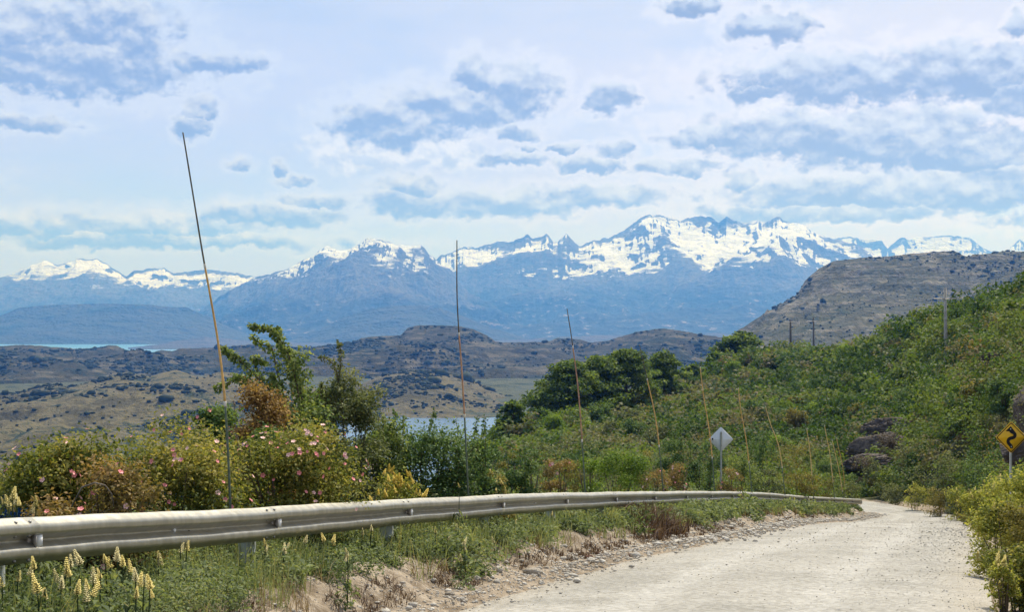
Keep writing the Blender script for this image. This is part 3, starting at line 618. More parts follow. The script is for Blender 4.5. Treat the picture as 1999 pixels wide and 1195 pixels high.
us = np.concatenate([np.linspace(-2.2, -0.42, 60)[:-1], np.linspace(-0.42, 0.46, 640), np.linspace(0.46, 2.2, 60)[1:]])
Dg = np.concatenate([np.linspace(-6, 2.6, 12)[:-1], np.exp(np.linspace(math.log(2.6), math.log(455), 520))])
gX = us[None,:] * np.maximum(Dg, 3.5)[:,None] ; gD = np.repeat(Dg[:,None], len(us), 1)
gZ, gB, _, _ = ground(gX, gD, True)
nr, nc = gX.shape; ii = np.arange(nr-1)[:,None]*nc + np.arange(nc-1)[None,:]
g = mesh_np('ground', np.stack([gX, gD, gZ], -1).reshape(-1, 3), [np.stack([ii, ii+1, ii+1+nc, ii+nc], -1).reshape(-1, 4)], ground_mat(), None, True, {'bare': gB.ravel()})
tag(g, None, 'ground', None, 'structure')
# gravel road
na = 61; ac = np.linspace(-1.04, 1.04, na); rs = cr_resample(LRa, 620)
f = (ac + 1) / 2
rX = rs[:,0:1]*(1-f) + rs[:,2:3]*f; rD = rs[:,1:2]*(1-f) + rs[:,3:4]*f
rZ = rs[:,4:5] + 0.05*(1 - np.abs(ac)**2)[None,:] + 0.035*(fbm(rX*0.8, rD*0.8, 211, 5) - 0.5) - 0.02*(np.exp(-((ac-0.35)/0.12)**2) + np.exp(-((ac+0.3)/0.12)**2))[None,:]
rZ -= 0.03 * sstep(np.abs(ac), 0.93, 1.04)[None,:]
nr, nc = rX.shape; ii = np.arange(nr-1)[:,None]*nc + np.arange(nc-1)[None,:]
o = mesh_np('road', np.stack([rX, rD, rZ], -1).reshape(-1, 3), [np.stack([ii, ii+1, ii+1+nc, ii+nc], -1).reshape(-1, 4)], road_mat(), None, True, {'across': np.repeat(ac[None,:], nr, 0).ravel()})
tag(o, None, 'road', None, 'structure')

# ------------------------------------------------------------------ guardrail
galv = steel_mat('galvanised_steel', (0.43, 0.405, 0.34), 0.38, 0.85, 0.14)
post_m = steel_mat('galvanised_post', (0.55, 0.60, 0.63), 0.5, 0.1)
refl_m = plain('reflector_grey', (0.42, 0.38, 0.33), 0.5, 0.2, 0.1, 30)
refl_w = plain('reflector_white', (0.80, 0.80, 0.78), 0.35, 0.0, 0.05, 30)
bolt_m = plain('bolt_steel', (0.30, 0.29, 0.27), 0.5, 0.6, 0.2, 40)
PROF = [(0.000,0.156),(0.014,0.153),(0.030,0.143),(0.066,0.118),(0.079,0.104),(0.083,0.090),(0.083,0.062),(0.078,0.050),(0.062,0.040),(0.018,0.016),(0.006,0.006),(0.004,0.0),
        (0.006,-0.006),(0.018,-0.016),(0.062,-0.040),(0.078,-0.050),(0.083,-0.062),(0.083,-0.090),(0.079,-0.104),(0.066,-0.118),(0.030,-0.143),(0.014,-0.153),(0.000,-0.156)]
def build_rail():
    root = thing('guardrail', (rp[2][0], rp[2][1], rp[2][2] - 0.8), 'long galvanised steel guardrail on short posts along the gravel road', 'guardrail')
    org = np.array(root.location)
    n = len(rp); tk = np.arange(n)
    def at(t):
        t = min(max(t, 0.0), n - 1.0001)
        return catmull(rp, t)
    def fr(t):
        a, b = at(t - 0.03), at(t + 0.03); v = b - a; v /= np.linalg.norm(v)
        nn = np.array([v[1], -v[0], 0.0]); nn /= np.linalg.norm(nn); up = np.cross(nn, v); return at(t), v, nn, up
    pr = np.array(PROF); m = len(pr)
    for k in range(n - 1):                       # one panel per bay, lapped over the next at the post
        ts = np.concatenate([np.linspace(k - 0.045 if k else 0.0, k + 1, 26), [k + 1.035]]) if k < n-2 else np.linspace(k - 0.045, n - 1.0, 26)
        V = []
        for t in ts:
            c, v, nn, up = fr(t); c = c - up*0.156
            lap = 0.006 if t > k + 0.95 else (0.0 if t > k + 0.06 else -0.001)
            dent = 0.006*math.sin(t*5.1)*math.sin(t*1.7) + 0.002*math.sin(t*23.0)
            for thick in (0.0, -0.004):
                for (a, b) in pr: V.append(c + nn*(a + lap + thick) + up*(b + dent) - org)
        V = np.array(V); L = len(ts); Q = []
        for i in range(L - 1):
            for s in (0, 1):
                for j in range(m - 1):
                    a = (i*2 + s)*m + j; b = ((i+1)*2 + s)*m + j
                    Q.append((a, b, b+1, a+1) if s == 0 else (a, a+1, b+1, b))
            a = (i*2)*m; b = ((i+1)*2)*m
            Q.append((a, a+m, b+m, b)); Q.append((a+m-1, b+m-1, b+2*m-1, a+2*m-1))
        for i in (0, L - 1):
            for j in range(m - 1):
                a = (i*2)*m + j; Q.append((a, a+1, a+m+1, a+m) if i == 0 else (a, a+m, a+m+1, a+1))
        mesh_np('rail_panel', V, [np.array(Q)], galv, root, True)
        if k < 13:                               # splice bolts either side of the lap
            for dt in (-0.03, 0.012):
                c, v, nn, up = fr(k + 1 + dt)
                for (a, b) in ((0.052, 0.128), (0.058, -0.128), (0.052, 0.036)):
                    p = c - up*0.156 + nn*(a + 0.006) + up*b - org; bm = MB(); bm.tube([p - nn*0.004, p + nn*0.012 + up*0.004], [0.011, 0.009], 8); bm.build('bolt', bolt_m, root)
        if k in (2, 5, 8):
            bm = MB(); c, v, nn, up = fr(k + 0.55); p = c - up*0.156 + nn*0.006 - org; bm.tube([p, p + nn*0.015], 0.016, 10); bm.build('bolt', refl_w, root)
    for k in range(n):
        c, v, nn, up = fr(min(k, n - 1.001)); c = c - org
        ang = math.atan2(v[1], v[0])
        # channel section post set behind the panel
        pc = c - nn*0.20; zb = gz1(pc[0] + org[0], pc[1] + org[1]) - org[2] - 0.25
        h = (c[2] - 0.05) - zb
        sec = [(-0.075,-0.05),(0.075,-0.05),(0.075,0.05),(0.068,0.05),(0.068,-0.043),(-0.068,-0.043),(-0.068,0.05),(-0.075,0.05)]
        bm = MB(); V = []
        for z in (zb, zb + h):
            for a, b in sec: V.append(pc + nn*a*0.9 + np.array([v[0], v[1], 0])*b*1.1 + np.array([0, 0, z - pc[2]]))
        ns = len(sec); Q = [(i, (i+1) % ns, ns + (i+1) % ns, ns + i) for i in range(ns)]
        Q += [(0, 1, 4, 5), (1, 2, 3, 4), (0, 5, 6, 7), (ns+5, ns+4, ns+1, ns), (ns+4, ns+3, ns+2, ns+1), (ns+7, ns+6, ns+5, ns)]
        bm.add(V, Q); bm.build('post', post_m, root)
        bm = MB(); bm.box(c - up*0.156 - nn*0.075, (0.13, 0.11, 0.26), ang - math.pi/2, 0.006); bm.build('spacer_block', post_m, root)
        # small folded reflector in the valley of the panel
        bm = MB(); p = c - up*0.156 + nn*0.004 + v*0.14
        bm.box(p + nn*0.045 - v*0.012, (0.075, 0.006, 0.082), math.atan2(nn[1], nn[0]) - 0.5); bm.box(p + nn*0.010, (0.02, 0.06, 0.05), math.atan2(nn[1], nn[0]))
        r = bm.build('reflector', refl_m, root)
        bm = MB(); bm.box(p + nn*0.055 + v*0.045, (0.006, 0.045, 0.075), math.atan2(nn[1], nn[0]) - 0.55); bm.build('reflector_face', refl_w, r)  # sunlit facet: its brightness is put into a white material, other facet grey
build_rail()

# ------------------------------------------------------------------ marker poles
pole_tip = plain('weathered_dark_cane', (0.10, 0.095, 0.08), 0.7, 0, 0.3, 20)
pole_mid = [plain('ochre_painted_cane', (0.60, 0.36, 0.12), 0.6, 0, 0.25, 14), plain('red_brown_cane', (0.42, 0.235, 0.145), 0.6, 0, 0.3, 14), plain('pale_cane', (0.64, 0.44, 0.18), 0.6, 0, 0.25, 14)]
pole_low = plain('grey_green_cane', (0.11, 0.14, 0.10), 0.75, 0, 0.3, 16)
pole_band = plain('pale_tape', (0.62, 0.58, 0.50), 0.5, 0, 0.1, 20)
POLES = [((357,258),(391,468),(437,760),(455,1000),14.0,(0.29,0.60),0,'tallest thin marker pole leaning left over the pink rose bush, dark tip and ochre middle'),
         ((892,469),(893,600),(905,780),(919,985),20.5,(0.30,0.57),1,'thin marker pole with reddish middle rising before the lake'),
         ((1107,603),(1120,690),(1132,800),(1147,970),27.5,(0.17,0.60),1,'thin marker pole crossing the big dark green trees'),
         ((1248,672),(1262,735),(1283,840),(1300,965),34.5,(0.20,0.58),0,'marker pole standing between the two dark green trees'),
         ((1366,708),(1373,770),(1387,860),(1399,960),41.5,(0.03,0.62),0,'marker pole standing just behind the grey diamond sign'),
         ((1441,750),(1446,800),(1458,870),(1473,962),48.5,(0.03,0.60),0,'straight ochre marker pole first to the right of the grey diamond sign'),
         ((1492,785),(1503,825),(1523,885),(1536,965),55.5,(0.04,0.60),2,'most slanted ochre marker pole, before the olive bushes'),
         ((1567,803),(1574,835),(1582,890),(1590,966),63.0,(0.18,0.62),2,'marker pole with bent tip right of the most slanted one'),
         ((1608,822),(1613,850),(1621,895),(1632,968),70.5,(0.05,0.66),2,'thin ochre marker pole left of the close pair by the dark rock'),
         ((1622,848),(1629,880),(1639,925),(1650,970),78.0,(0.08,0.75),2,'left pole of the close pair beside the dark rock'),
         ((1630,842),(1637,875),(1646,920),(1655,965),85.0,(0.08,0.75),0,'right pole of the close pair beside the dark rock')]
def marker_pole(a, b, c, d, D, cuts, mi, label):
    xb = (d[0] - CX)/F*D; zb = gz1(xb, D)
    # lean partly towards the road so the pole is not a flat drawing
    ctl = np.array([P(a[0], a[1], D - 0.35), P(b[0], b[1], D - 0.22), P(c[0], c[1], D - 0.08), (xb, D, zb - 0.2)])
    root = thing('marker_pole', (xb, D, zb), label, 'pole', 'cane marker poles along the guardrail')
    org = np.array([xb, D, zb]); ts = np.linspace(0, 2.9999, 44); pts = np.array([catmull(ctl, t) for t in ts]) - org
    seg = np.concatenate([[0], np.cumsum(np.linalg.norm(np.diff(pts, axis=0), axis=1))]); seg /= seg[-1]
    r0 = 0.0074 * (1 + D/62.0); rad = lambda s: r0*(0.75 + 0.75*np.asarray(s)); r1 = np.random.default_rng(int(D*10))
    def part(s0, s1, mat, name, k=1.0):
        s = np.linspace(s0, s1, max(4, int((s1-s0)*44))); pp = np.stack([np.interp(s, seg, pts[:,i]) for i in range(3)], -1)
        rr = rad(s)*k*(1 + 0.10*(np.sin(s*95) > 0.93)); bm = MB(); bm.tube(pp, rr, 8); return bm.build(name, mat, root, True)
    part(0, cuts[0], pole_tip if mi != 2 else pole_low, 'tip'); part(cuts[0], cuts[1], pole_mid[mi], 'painted_section', 1.18 if D > 30 else 1.12); part(cuts[1], 1.0, pole_low, 'shaft')
    part(cuts[1] - 0.008, cuts[1] + 0.004, pole_band, 'band', 1.35); part(cuts[0] - 0.003, cuts[0] + 0.007, pole_band, 'band', 1.3)
for a in POLES: marker_pole(*a)

# ------------------------------------------------------------------ road signs
sign_back = steel_mat('bare_aluminium', (0.62, 0.67, 0.70), 0.5, 0.0, 0.04)
sign_y = plain('yellow_sign_sheet', (0.75, 0.43, 0.015), 0.4, 0, 0.06, 6)
sign_k = plain('black_sign_paint', (0.012, 0.010, 0.010), 0.5, 0, 0.1, 10)
def diamond(half, rc=0.05, n=5):
    pts = []
    for k in range(4):
        a = math.pi/2 * k; cx, cy = (half - rc*1.414)*math.cos(a), (half - rc*1.414)*math.sin(a)
        for j in range(n + 1):
            b = a - math.pi/4 + math.pi/2*j/n; pts.append((cx + rc*math.cos(b), cy + rc*math.sin(b)))
    return pts
def channel_post(bm, h, w=0.055, d=0.045, t=0.006, y0=0.0):
    sec = [(-w/2,0),(w/2,0),(w/2,d),(w/2-t,d),(w/2-t,t),(-w/2+t,t),(-w/2+t,d),(-w/2,d)]; ns = 8
    V = [(a, y0 + b, z) for z in (-0.3, h) for a, b in sec]; Q = [(i, (i+1) % ns, ns+(i+1) % ns, ns+i) for i in range(ns)]
    Q += [(ns+5, ns+4, ns+1, ns), (ns+4, ns+3, ns+2, ns+1), (ns+7, ns+6, ns+5, ns)]; bm.add(V, Q)
def grey_sign():
    D = 48.0; x = (1408 - CX)/F*D; zb = gz1(x, D); zc = (HY - 858.5)/F*D - zb
    root = thing('road_sign', (x, D, zb), 'bare grey back of a diamond road sign on a steel post behind the guardrail', 'road sign', rz=R(4))
    bm = MB(); channel_post(bm, zc + 0.26, y0=0.0); bm.build('post', post_m, root)
    bm = MB(); bm.prism(diamond(0.425), ((0, 0.048, zc), (1,0,0), (0,0,1), (0,1,0)), 0.004); pn = bm.build('panel', sign_back, root)
    bm = MB(); bm.prism(diamond(0.415), ((0, 0.0525, zc), (1,0,0), (0,0,1), (0,1,0)), 0.0015); bm.build('sign_face', sign_y, root)
    for dz in (-0.2, 0.2):
        bm = MB(); bm.tube([(0, -0.014, zc+dz), (0, 0.02, zc+dz)], 0.014, 8); bm.build('bolt', bolt_m, root)
    bm = MB(); bm.prism([(0.030*math.cos(a), 0.036*math.sin(a)) for a in np.linspace(0, 6.283, 13)[:-1]], ((-0.285, 0.0475, zc + 0.012), (1,0,0), (0,0,1), (0,-1,0)), 0.002); bm.build('dark_spot', sign_k, pn)
def curve_sign():
    D = 40.0; x = (1974 - CX)/F*D; zb = gz1(x, D); zc = (HY - 854.5)/F*D - zb
    root = thing('road_sign', (x, D, zb), 'yellow diamond warning sign with a black winding road arrow at the right edge', 'road sign', rz=R(3))
    bm = MB(); channel_post(bm, zc + 0.2, y0=0.012); bm.build('post', post_m, root)
    bm = MB(); bm.prism(diamond(0.45), ((0, 0.0, zc), (1,0,0), (0,0,1), (0,1,0)), 0.004); pn = bm.build('panel', sign_y, root)
    o1 = diamond(0.428, 0.04); o2 = diamond(0.396, 0.036); n = len(o1)
    V = [(a, -0.003, zc + b) for a, b in o1] + [(a, -0.003, zc + b) for a, b in o2]
    bm = MB(); bm.add(V, [(i, (i+1) % n, n + (i+1) % n, n + i) for i in range(n)]); bm.build('border', sign_k, pn)
    # winding arrow traced from the sign: a ribbon along a curve and a triangular head
    px = [(0.005,-0.300),(0.002,-0.262),(-0.010,-0.232),(-0.045,-0.195),(-0.080,-0.150),(-0.088,-0.095),(-0.062,-0.045),(-0.010,-0.020),(0.050,-0.008),(0.092,0.020),(0.108,0.065),(0.092,0.110),(0.050,0.140),(0.000,0.165),(-0.022,0.200),(-0.025,0.225)]
    pa = np.array(px); pa = np.array([catmull(pa, t) for t in np.linspace(0, len(px)-1.001, 60)])
    tg = np.gradient(pa, axis=0); tg /= np.linalg.norm(tg, axis=1, keepdims=True); nn = np.stack([-tg[:,1], tg[:,0]], -1)
    w = 0.046; Lf, Rt = pa + nn*w, pa - nn*w; m = len(pa)
    bm = MB(); bm.add([(a, -0.0035, zc + b) for a, b in Lf] + [(a, -0.0035, zc + b) for a, b in Rt], [(i, m+i, m+i+1, i+1) for i in range(m-1)])
    bm.add([(-0.165, -0.0045, zc+0.175), (0.105, -0.0045, zc+0.165), (-0.018, -0.0045, zc+0.318)], (), [(0, 1, 2)])
    bm.build('winding_arrow', sign_k, pn)
    for bx, bz, br in ((-0.018, 0.235, 0.016), (0.0, -0.255, 0.013)):
        bm = MB(); bm.tube([(bx, -0.001, zc+bz), (bx, -0.010, zc+bz)], br, 10); bm.build('bolt', sign_back, root)
grey_sign(); curve_sign()

# ------------------------------------------------------------------ utility poles
wood = plain('weathered_pole_wood', (0.34, 0.32, 0.285), 0.85, 0, 0.25, 5, 0.3)
wood_d = plain('dark_pole_wood', (0.095, 0.085, 0.075), 0.85, 0, 0.25, 5, 0.3)
wood_l = plain('pale_crossarm_wood', (0.42, 0.40, 0.37), 0.8, 0, 0.15, 6)
insul = plain('grey_insulator', (0.35, 0.36, 0.37), 0.35, 0, 0.1, 30)
def utility_pole(x, ytop, ybase, D, arm_y, arm_px, label, r=0.15, second=None):
    X = (x - CX)/F*D; zb = gz1(X, D); zt = (HY - ytop)/F*D - zb; za = (HY - arm_y)/F*D - zb; hw = arm_px/F*D/2
    root = thing('utility_pole', (X, D, zb), label, 'utility pole', 'power line poles on the hillside')
    bm = MB(); bm.tube([(0.10, 0, -0.6), (0.05, 0, zt*0.5), (0.0, 0, zt)], [r*1.25, r*1.05, r*0.8], 12); bm.build('pole', wood if D < 200 else wood_d, root, True)
    bm = MB(); bm.box((0, -r*1.0, za), (2*hw, 0.12, 0.14), R(3), 0.01); bm.build('crossarm', wood_l, root)
    for s in (-0.9, 0.45, 0.9):
        bm = MB(); bm.tube([(s*hw, -r, za+0.06), (s*hw, -r, za+0.16), (s*hw, -r, za+0.22), (s*hw, -r, za+0.30)], [0.03, 0.075, 0.05, 0.08], 10); bm.build('insulator', insul, root, True)
    if second:
        z2 = (HY - second)/F*D - zb; bm = MB(); bm.tube([(0.0, -r, z2-0.25), (hw*0.9, -r, z2+0.1)], 0.06, 8); bm.build('brace', wood, root)
utility_pole(1845, 562, 742, 144, 583, 48, 'tall grey wooden utility pole with crossarm on the green hillside', 0.165)
utility_pole(1543, 624, 700, 345, 628, 24, 'wooden utility pole at the end of the hillside ridge, left of the other distant poles', 0.27, 641)
utility_pole(1588, 620, 700, 400, 627, 26, 'distant wooden utility pole just right of the ridge end pole', 0.27)
utility_pole(1732, 632, 700, 400, 640, 10, 'faintest and farthest utility pole above the hillside crest', 0.18)

# ------------------------------------------------------------------ foliage
def unit(a): return a / (np.linalg.norm(a, axis=-1, keepdims=True) + 1e-9)
def leafset(p, out, size, rng, aspect=0.55, up=0.5, outw=0.6, fold=0.16):
    """one folded leaf per point"""
    n = len(p); rv = rng.normal(size=(n, 3)); nv = unit(rv*0.55 + np.array([0, 0, up]) + out*outw)
    d = rng.normal(size=(n, 3)) + out*0.8; d = unit(d - nv*(d*nv).sum(-1, keepdims=True)); w = np.cross(nv, d)
    s = np.broadcast_to(size, (n,))[:,None] * (0.65 + 0.7*rng.random((n, 1)))
    b = p; l = p + d*s*0.5 + w*s*aspect*0.5 + nv*s*fold; t = p + d*s; r = p + d*s*0.5 - w*s*aspect*0.5 + nv*s*fold
    V = np.stack([b, l, t, r], 1).reshape(-1, 3); Q = np.arange(n*4).reshape(-1, 4); return V, Q
class Leaves:
    def __init__(s): s.V = []; s.Q = []; s.t = []; s.n = 0
    def add(s, V, Q, tint):
        s.V.append(V); s.Q.append(Q + s.n); s.n += len(V); s.t.append(np.repeat(np.clip(tint, 0, 1), 4))
    def build(s, name, mat, parent=None):
        return mesh_np(name, np.concatenate(s.V), [np.concatenate(s.Q)], mat, parent, False, {'tint': np.concatenate(s.t)})
def crown(L, rng, w, d, h, z0, nclump, nleaf, leaf, rc=(0.20, 0.36), tint=(0.5, 0.22), up=0.5, aspect=0.55, flat=1.0, top=0.35):
    """clumps of leaves filling an ellipsoid w x d x h that sits on z0; ragged outline. returns outer points"""
    c = unit(rng.normal(size=(nclump, 3))); rr = rng.random((nclump, 1))**0.38; c = c*rr
    c[:,2] = np.where(c[:,2] < -0.55, -c[:,2]*0.6, c[:,2])
    w, d, h = w*1.15, d*1.15, h*1.10
    sc = np.array([w/2, d/2, h/2]); r0 = rng.uniform(rc[0], rc[1], nclump)
    cen = c*sc*(1 - r0[:,None]*0.75); cen[:,2] += z0 + h/2; lo = rng.random(nclump) < 0.28; cen[:,2] = np.where(lo, z0 + h*(0.05 + 0.22*rng.random(nclump)), cen[:,2])
    rad = r0 * min(w, d, h*1.2) * 0.62
    k = rng.choice(nclump, nleaf, p=(rad**2)/(rad**2).sum())
    u = unit(rng.normal(size=(nleaf, 3))); u[:,2] = np.where(u[:,2] < -0.3, -u[:,2], u[:,2]); ri = rng.random((nleaf, 1))**0.33
    p = cen[k] + u*rad[k][:,None]*ri*np.array([1, 1, flat])*(1 + 0.25*rng.normal(size=(nleaf, 1)))
    p[:,2] = np.maximum(p[:,2], z0 + 0.01)
    V, Q = leafset(p, u, leaf, rng, aspect, up)
    ct = rng.normal(0, tint[1]*0.7, nclump)
    L.add(V, Q, tint[0] + ct[k] + rng.normal(0, tint[1], nleaf) + top*((p[:,2]-z0)/h - 0.5)*0.0)
    return cen, rad
def shoot(L, bm, rng, pts, leaf, nleaf, r=0.012, spread=0.07, tint=(0.5, 0.2)):
    pts = np.asarray(pts, float); m = len(pts); cv = np.array([catmull(pts, t) for t in np.linspace(0, m-1.001, 18)])
    bm.tube(cv, np.linspace(r, r*0.35, 18), 6)
    t = rng.random(nleaf)**0.85*17*0.86 + 17*0.14; i = np.minimum(t.astype(int), 16); f = (t - i)[:,None]; c = cv[i]*(1-f) + cv[i+1]*f
    u = unit(rng.normal(size=(nleaf, 3))); taper = (1.15 - 0.75*(t/17))[:,None]
    p = c + u*spread*taper*rng.random((nleaf, 1))**0.5
    V, Q = leafset(p, u, leaf, rng, 0.6, 0.35, 0.9); L.add(V, Q, tint[0] + rng.normal(0, tint[1], nleaf))
bark = plain('brown_bark', (0.10, 0.075, 0.05), 0.9, 0, 0.3, 12, 0.3)
bark_p = plain('grey_bark', (0.20, 0.17, 0.14), 0.9, 0, 0.3, 10, 0.3)
G = lambda a, b, c: [(0.0, a), (0.5, b), (1.0, c)]
M_rose = leaf_mat('rose_leaf', G((0.060, 0.088, 0.020), (0.185, 0.205, 0.050), (0.40, 0.34, 0.10)), 0.42)
M_rose_b = leaf_mat('bronze_rose_leaf', G((0.078, 0.066, 0.024), (0.228, 0.174, 0.060), (0.372, 0.240, 0.108)), 0.35)
M_rose_d = leaf_mat('dark_rose_leaf', G((0.033, 0.068, 0.021), (0.075, 0.143, 0.039), (0.165, 0.225, 0.060)), 0.35)
M_rust = leaf_mat('rusty_leaf', G((0.098, 0.055, 0.025), (0.299, 0.184, 0.071), (0.414, 0.287, 0.115)), 0.4)
M_apple = leaf_mat('broad_green_leaf', G((0.041, 0.078, 0.024), (0.135, 0.196, 0.057), (0.324, 0.365, 0.135)), 0.4)
M_grey = leaf_mat('grey_green_leaf', G((0.042, 0.064, 0.025), (0.140, 0.168, 0.073), (0.280, 0.294, 0.140)), 0.35)
M_dark = leaf_mat('deep_green_leaf', G((0.023, 0.052, 0.019), (0.080, 0.145, 0.049), (0.203, 0.275, 0.094)), 0.35)
M_bright = leaf_mat('bright_green_leaf', G((0.044, 0.088, 0.015), (0.132, 0.220, 0.031), (0.264, 0.341, 0.061)), 0.4)
M_olive = leaf_mat('olive_leaf', G((0.078, 0.078, 0.021), (0.189, 0.169, 0.047), (0.325, 0.273, 0.078)), 0.35)
M_yellow = leaf_mat('yellow_green_leaf', G((0.085, 0.115, 0.022), (0.27, 0.29, 0.062), (0.52, 0.48, 0.13)), 0.45)
M_twig = leaf_mat('grey_brown_twig', G((0.045, 0.035, 0.028), (0.13, 0.105, 0.085), (0.22, 0.18, 0.14)), 0.2)
M_tree = leaf_mat('beech_leaf', G((0.022, 0.048, 0.011), (0.10, 0.16, 0.034), (0.24, 0.31, 0.07)), 0.45)
M_scrub = leaf_mat('hillside_leaf', [(0.0, (0.025, 0.052, 0.011)), (0.30, (0.080, 0.138, 0.025)), (0.55, (0.145, 0.195, 0.042)), (0.70, (0.140, 0.155, 0.066)), (0.85, (0.150, 0.138, 0.078)), (1.0, (0.22, 0.16, 0.06))], 0.4)
M_weed = leaf_mat('weed_leaf', [(0.0, (0.045, 0.072, 0.026)), (0.4, (0.145, 0.190, 0.092)), (0.75, (0.245, 0.285, 0.140)), (1.0, (0.33, 0.31, 0.15))], 0.4)
M_straw = leaf_mat('straw', G((0.13, 0.085, 0.05), (0.30, 0.22, 0.13), (0.45, 0.37, 0.24)), 0.2)
M_deadred = leaf_mat('dry_red_stems', G((0.045, 0.026, 0.018), (0.12, 0.075, 0.05), (0.26, 0.18, 0.12)), 0.15)
petal = plain('pink_petal', (0.76, 0.25, 0.26), 0.6, 0, 0.2, 30)
petal_p = plain('pale_pink_petal', (0.85, 0.52, 0.47), 0.6, 0, 0.12, 30)
stamen = plain('yellow_stamen', (0.62, 0.42, 0.08), 0.7, 0, 0.2, 60)
lup_y = plain('pale_yellow_lupin', (0.70, 0.58, 0.20), 0.6, 0, 0.18, 40)
lup_p = plain('fading_lupin', (0.66, 0.58, 0.30), 0.6, 0, 0.2, 40)
lup_d = plain('deep_yellow_bloom', (0.72, 0.54, 0.10), 0.6, 0, 0.18, 40)

def rose_mesh(mat, r):
    bm = MB()
    for k in range(5):
        a = k*1.2566; c, s = math.cos(a), math.sin(a); w = 0.62*r
        V = [(0.1*r*c, 0.1*r*s, 0), (0.55*r*c - w*0.8*s*0.8, 0.55*r*s + w*0.8*c*0.8, 0.16*r), (1.0*r*c - 0.28*r*s, 1.0*r*s + 0.28*r*c, 0.30*r), (0.92*r*c, 0.92*r*s, 0.24*r), (1.0*r*c + 0.28*r*s, 1.0*r*s - 0.28*r*c, 0.30*r), (0.55*r*c + w*0.8*s*0.8, 0.55*r*s - w*0.8*c*0.8, 0.16*r)]
        bm.add(V, (), [(0, 5, 3), (5, 4, 3), (0, 3, 1), (1, 3, 2)])
    bm.tube([(0, 0, 0.0), (0, 0, 0.12*r)], [0.16*r, 0.2*r], 8)
    o = bm.build('blossom', mat); me = o.data; bpy.data.objects.remove(o); return me
ROSES = [rose_mesh(petal, 0.026), rose_mesh(petal_p, 0.026)]
def place_blossoms(root, pts, outs, rng, size=1.0, pale=0.45):
    for p, u in zip(pts, outs):
        b = bpy.data.objects.new('blossom', ROSES[0 if rng.random() > pale else 1]); C.objects.link(b); b.parent = root; b.location = p
        b.rotation_euler = Vector(u).to_track_quat('Z', 'Y').to_euler(); sc = size*(0.75 + 0.55*rng.random()); b.scale = (sc, sc, sc)
def stems(root, rng, h, w, n, r=0.012, mat=None):
    bm = MB()
    for k in range(n):
        a = rng.random()*6.283; x0, y0 = 0.08*w*math.cos(a), 0.08*w*math.sin(a); e = 0.42*w*rng.random()**0.5
        top = h*(0.55 + 0.4*rng.random())
        bm.tube([(x0, y0, -0.1), (x0 + e*0.3*math.cos(a), y0 + e*0.3*math.sin(a), top*0.45), (e*math.cos(a), e*math.sin(a), top)], [r, r*0.8, r*0.35], 6)
    return bm.build('stems', mat or bark, root)

def shrub(name, label, cat, group, px, ytop, D, wpx, mat, nleaf, leaf, seed, nclump=26, roses=0, depth=0.8, nshoot=0, rc=(0.20, 0.36), tint=(0.5, 0.22), up=0.5, sh_h=0.35, hmin=0.5, rose_size=1.0, pale=0.45, lup=0, lmat=None, sink=0.0, trunk=0.012):
    rng = np.random.default_rng(seed); X = (px - CX)/F*D; zb = gz1(X, D) - sink; zt = (HY - ytop)/F*D; h = max(zt - zb, hmin); w = wpx/F*D
    root = thing(name, (X, D, zb), label, cat, group); L = Leaves()
    cen, rad = crown(L, rng, w, w*depth, h, 0.02, nclump, nleaf, leaf, rc, tint, up)
    if nshoot:
        bm = MB()
        for k in range(nshoot):
            a = rng.random()*6.283; e = 0.45*w*rng.random()**0.6; x, y = e*math.cos(a), e*math.sin(a)*depth; hh = h*(0.8 + sh_h*rng.random())
            bm_p = [(x*0.6, y*0.6, h*0.25), (x*0.9, y*0.9, h*0.65), (x*1.05 + 0.05*w*rng.normal(), y, hh)]
            shoot(L, bm, rng, bm_p, leaf*1.05, int(60*hh/ (leaf*18)) + 25, 0.010, leaf*1.5, tint)
        bm.build('shoots', bark, root)
    L.build('foliage', mat, root); stems(root, rng, h, w, 9, trunk)
    if roses:
        best = []
        for _ in range(roses*5):
            k = rng.integers(len(cen)); u = unit(rng.normal(size=3) + np.array([0.0, -0.9, 0.55])); p = cen[k] + u*rad[k]*1.08
            inside = (np.linalg.norm(cen - p, axis=1) < rad*0.92).sum()
            best.append((inside, p, u))
        best.sort(key=lambda t: t[0]); best = best[:roses]
        place_blossoms(root, [b[1] for b in best], [b[2] for b in best], rng, rose_size*0.85, pale)
    if lup:
        for _ in range(lup):
            k = rng.integers(len(cen)); u = unit(rng.normal(size=3)*np.array([1, 1, 0.4]) + np.array([0, -0.5, 0.9])); p = cen[k] + u*rad[k]
            spike(root, p, rng, 0.07 + 0.07*rng.random(), lmat or lup_y)
    return root
SPIKES = {}
def spike_mesh(mat, v):
    key = (mat.name, v)
    if key not in SPIKES:
        rng = np.random.default_rng(900 + v); bm = MB()
        for k in range(9):
            z = k/9.0; r = 0.20*(1 - z)**0.8 + 0.03
            for j in range(7):
                a = j*0.8976 + k*0.55 + rng.normal(0, 0.1); c, s = math.cos(a), math.sin(a); q = r*(0.85 + 0.3*rng.random()); t = 0.055*(1.15 - z*0.5)
                bm.add([(0.02*c, 0.02*s, z), (q*0.7*c - t*s, q*0.7*s + t*c, z+0.035), (q*c, q*s, z+0.075), (q*0.7*c + t*s, q*0.7*s - t*c, z+0.035), (q*0.55*c, q*0.55*s, z-0.015)], [(0, 3, 2, 1)], [(0, 1, 4), (4, 3, 0), (4, 1, 2), (4, 2, 3)])
        o = bm.build('flower_spike', mat); SPIKES[key] = o.data; bpy.data.objects.remove(o)
    return SPIKES[key]
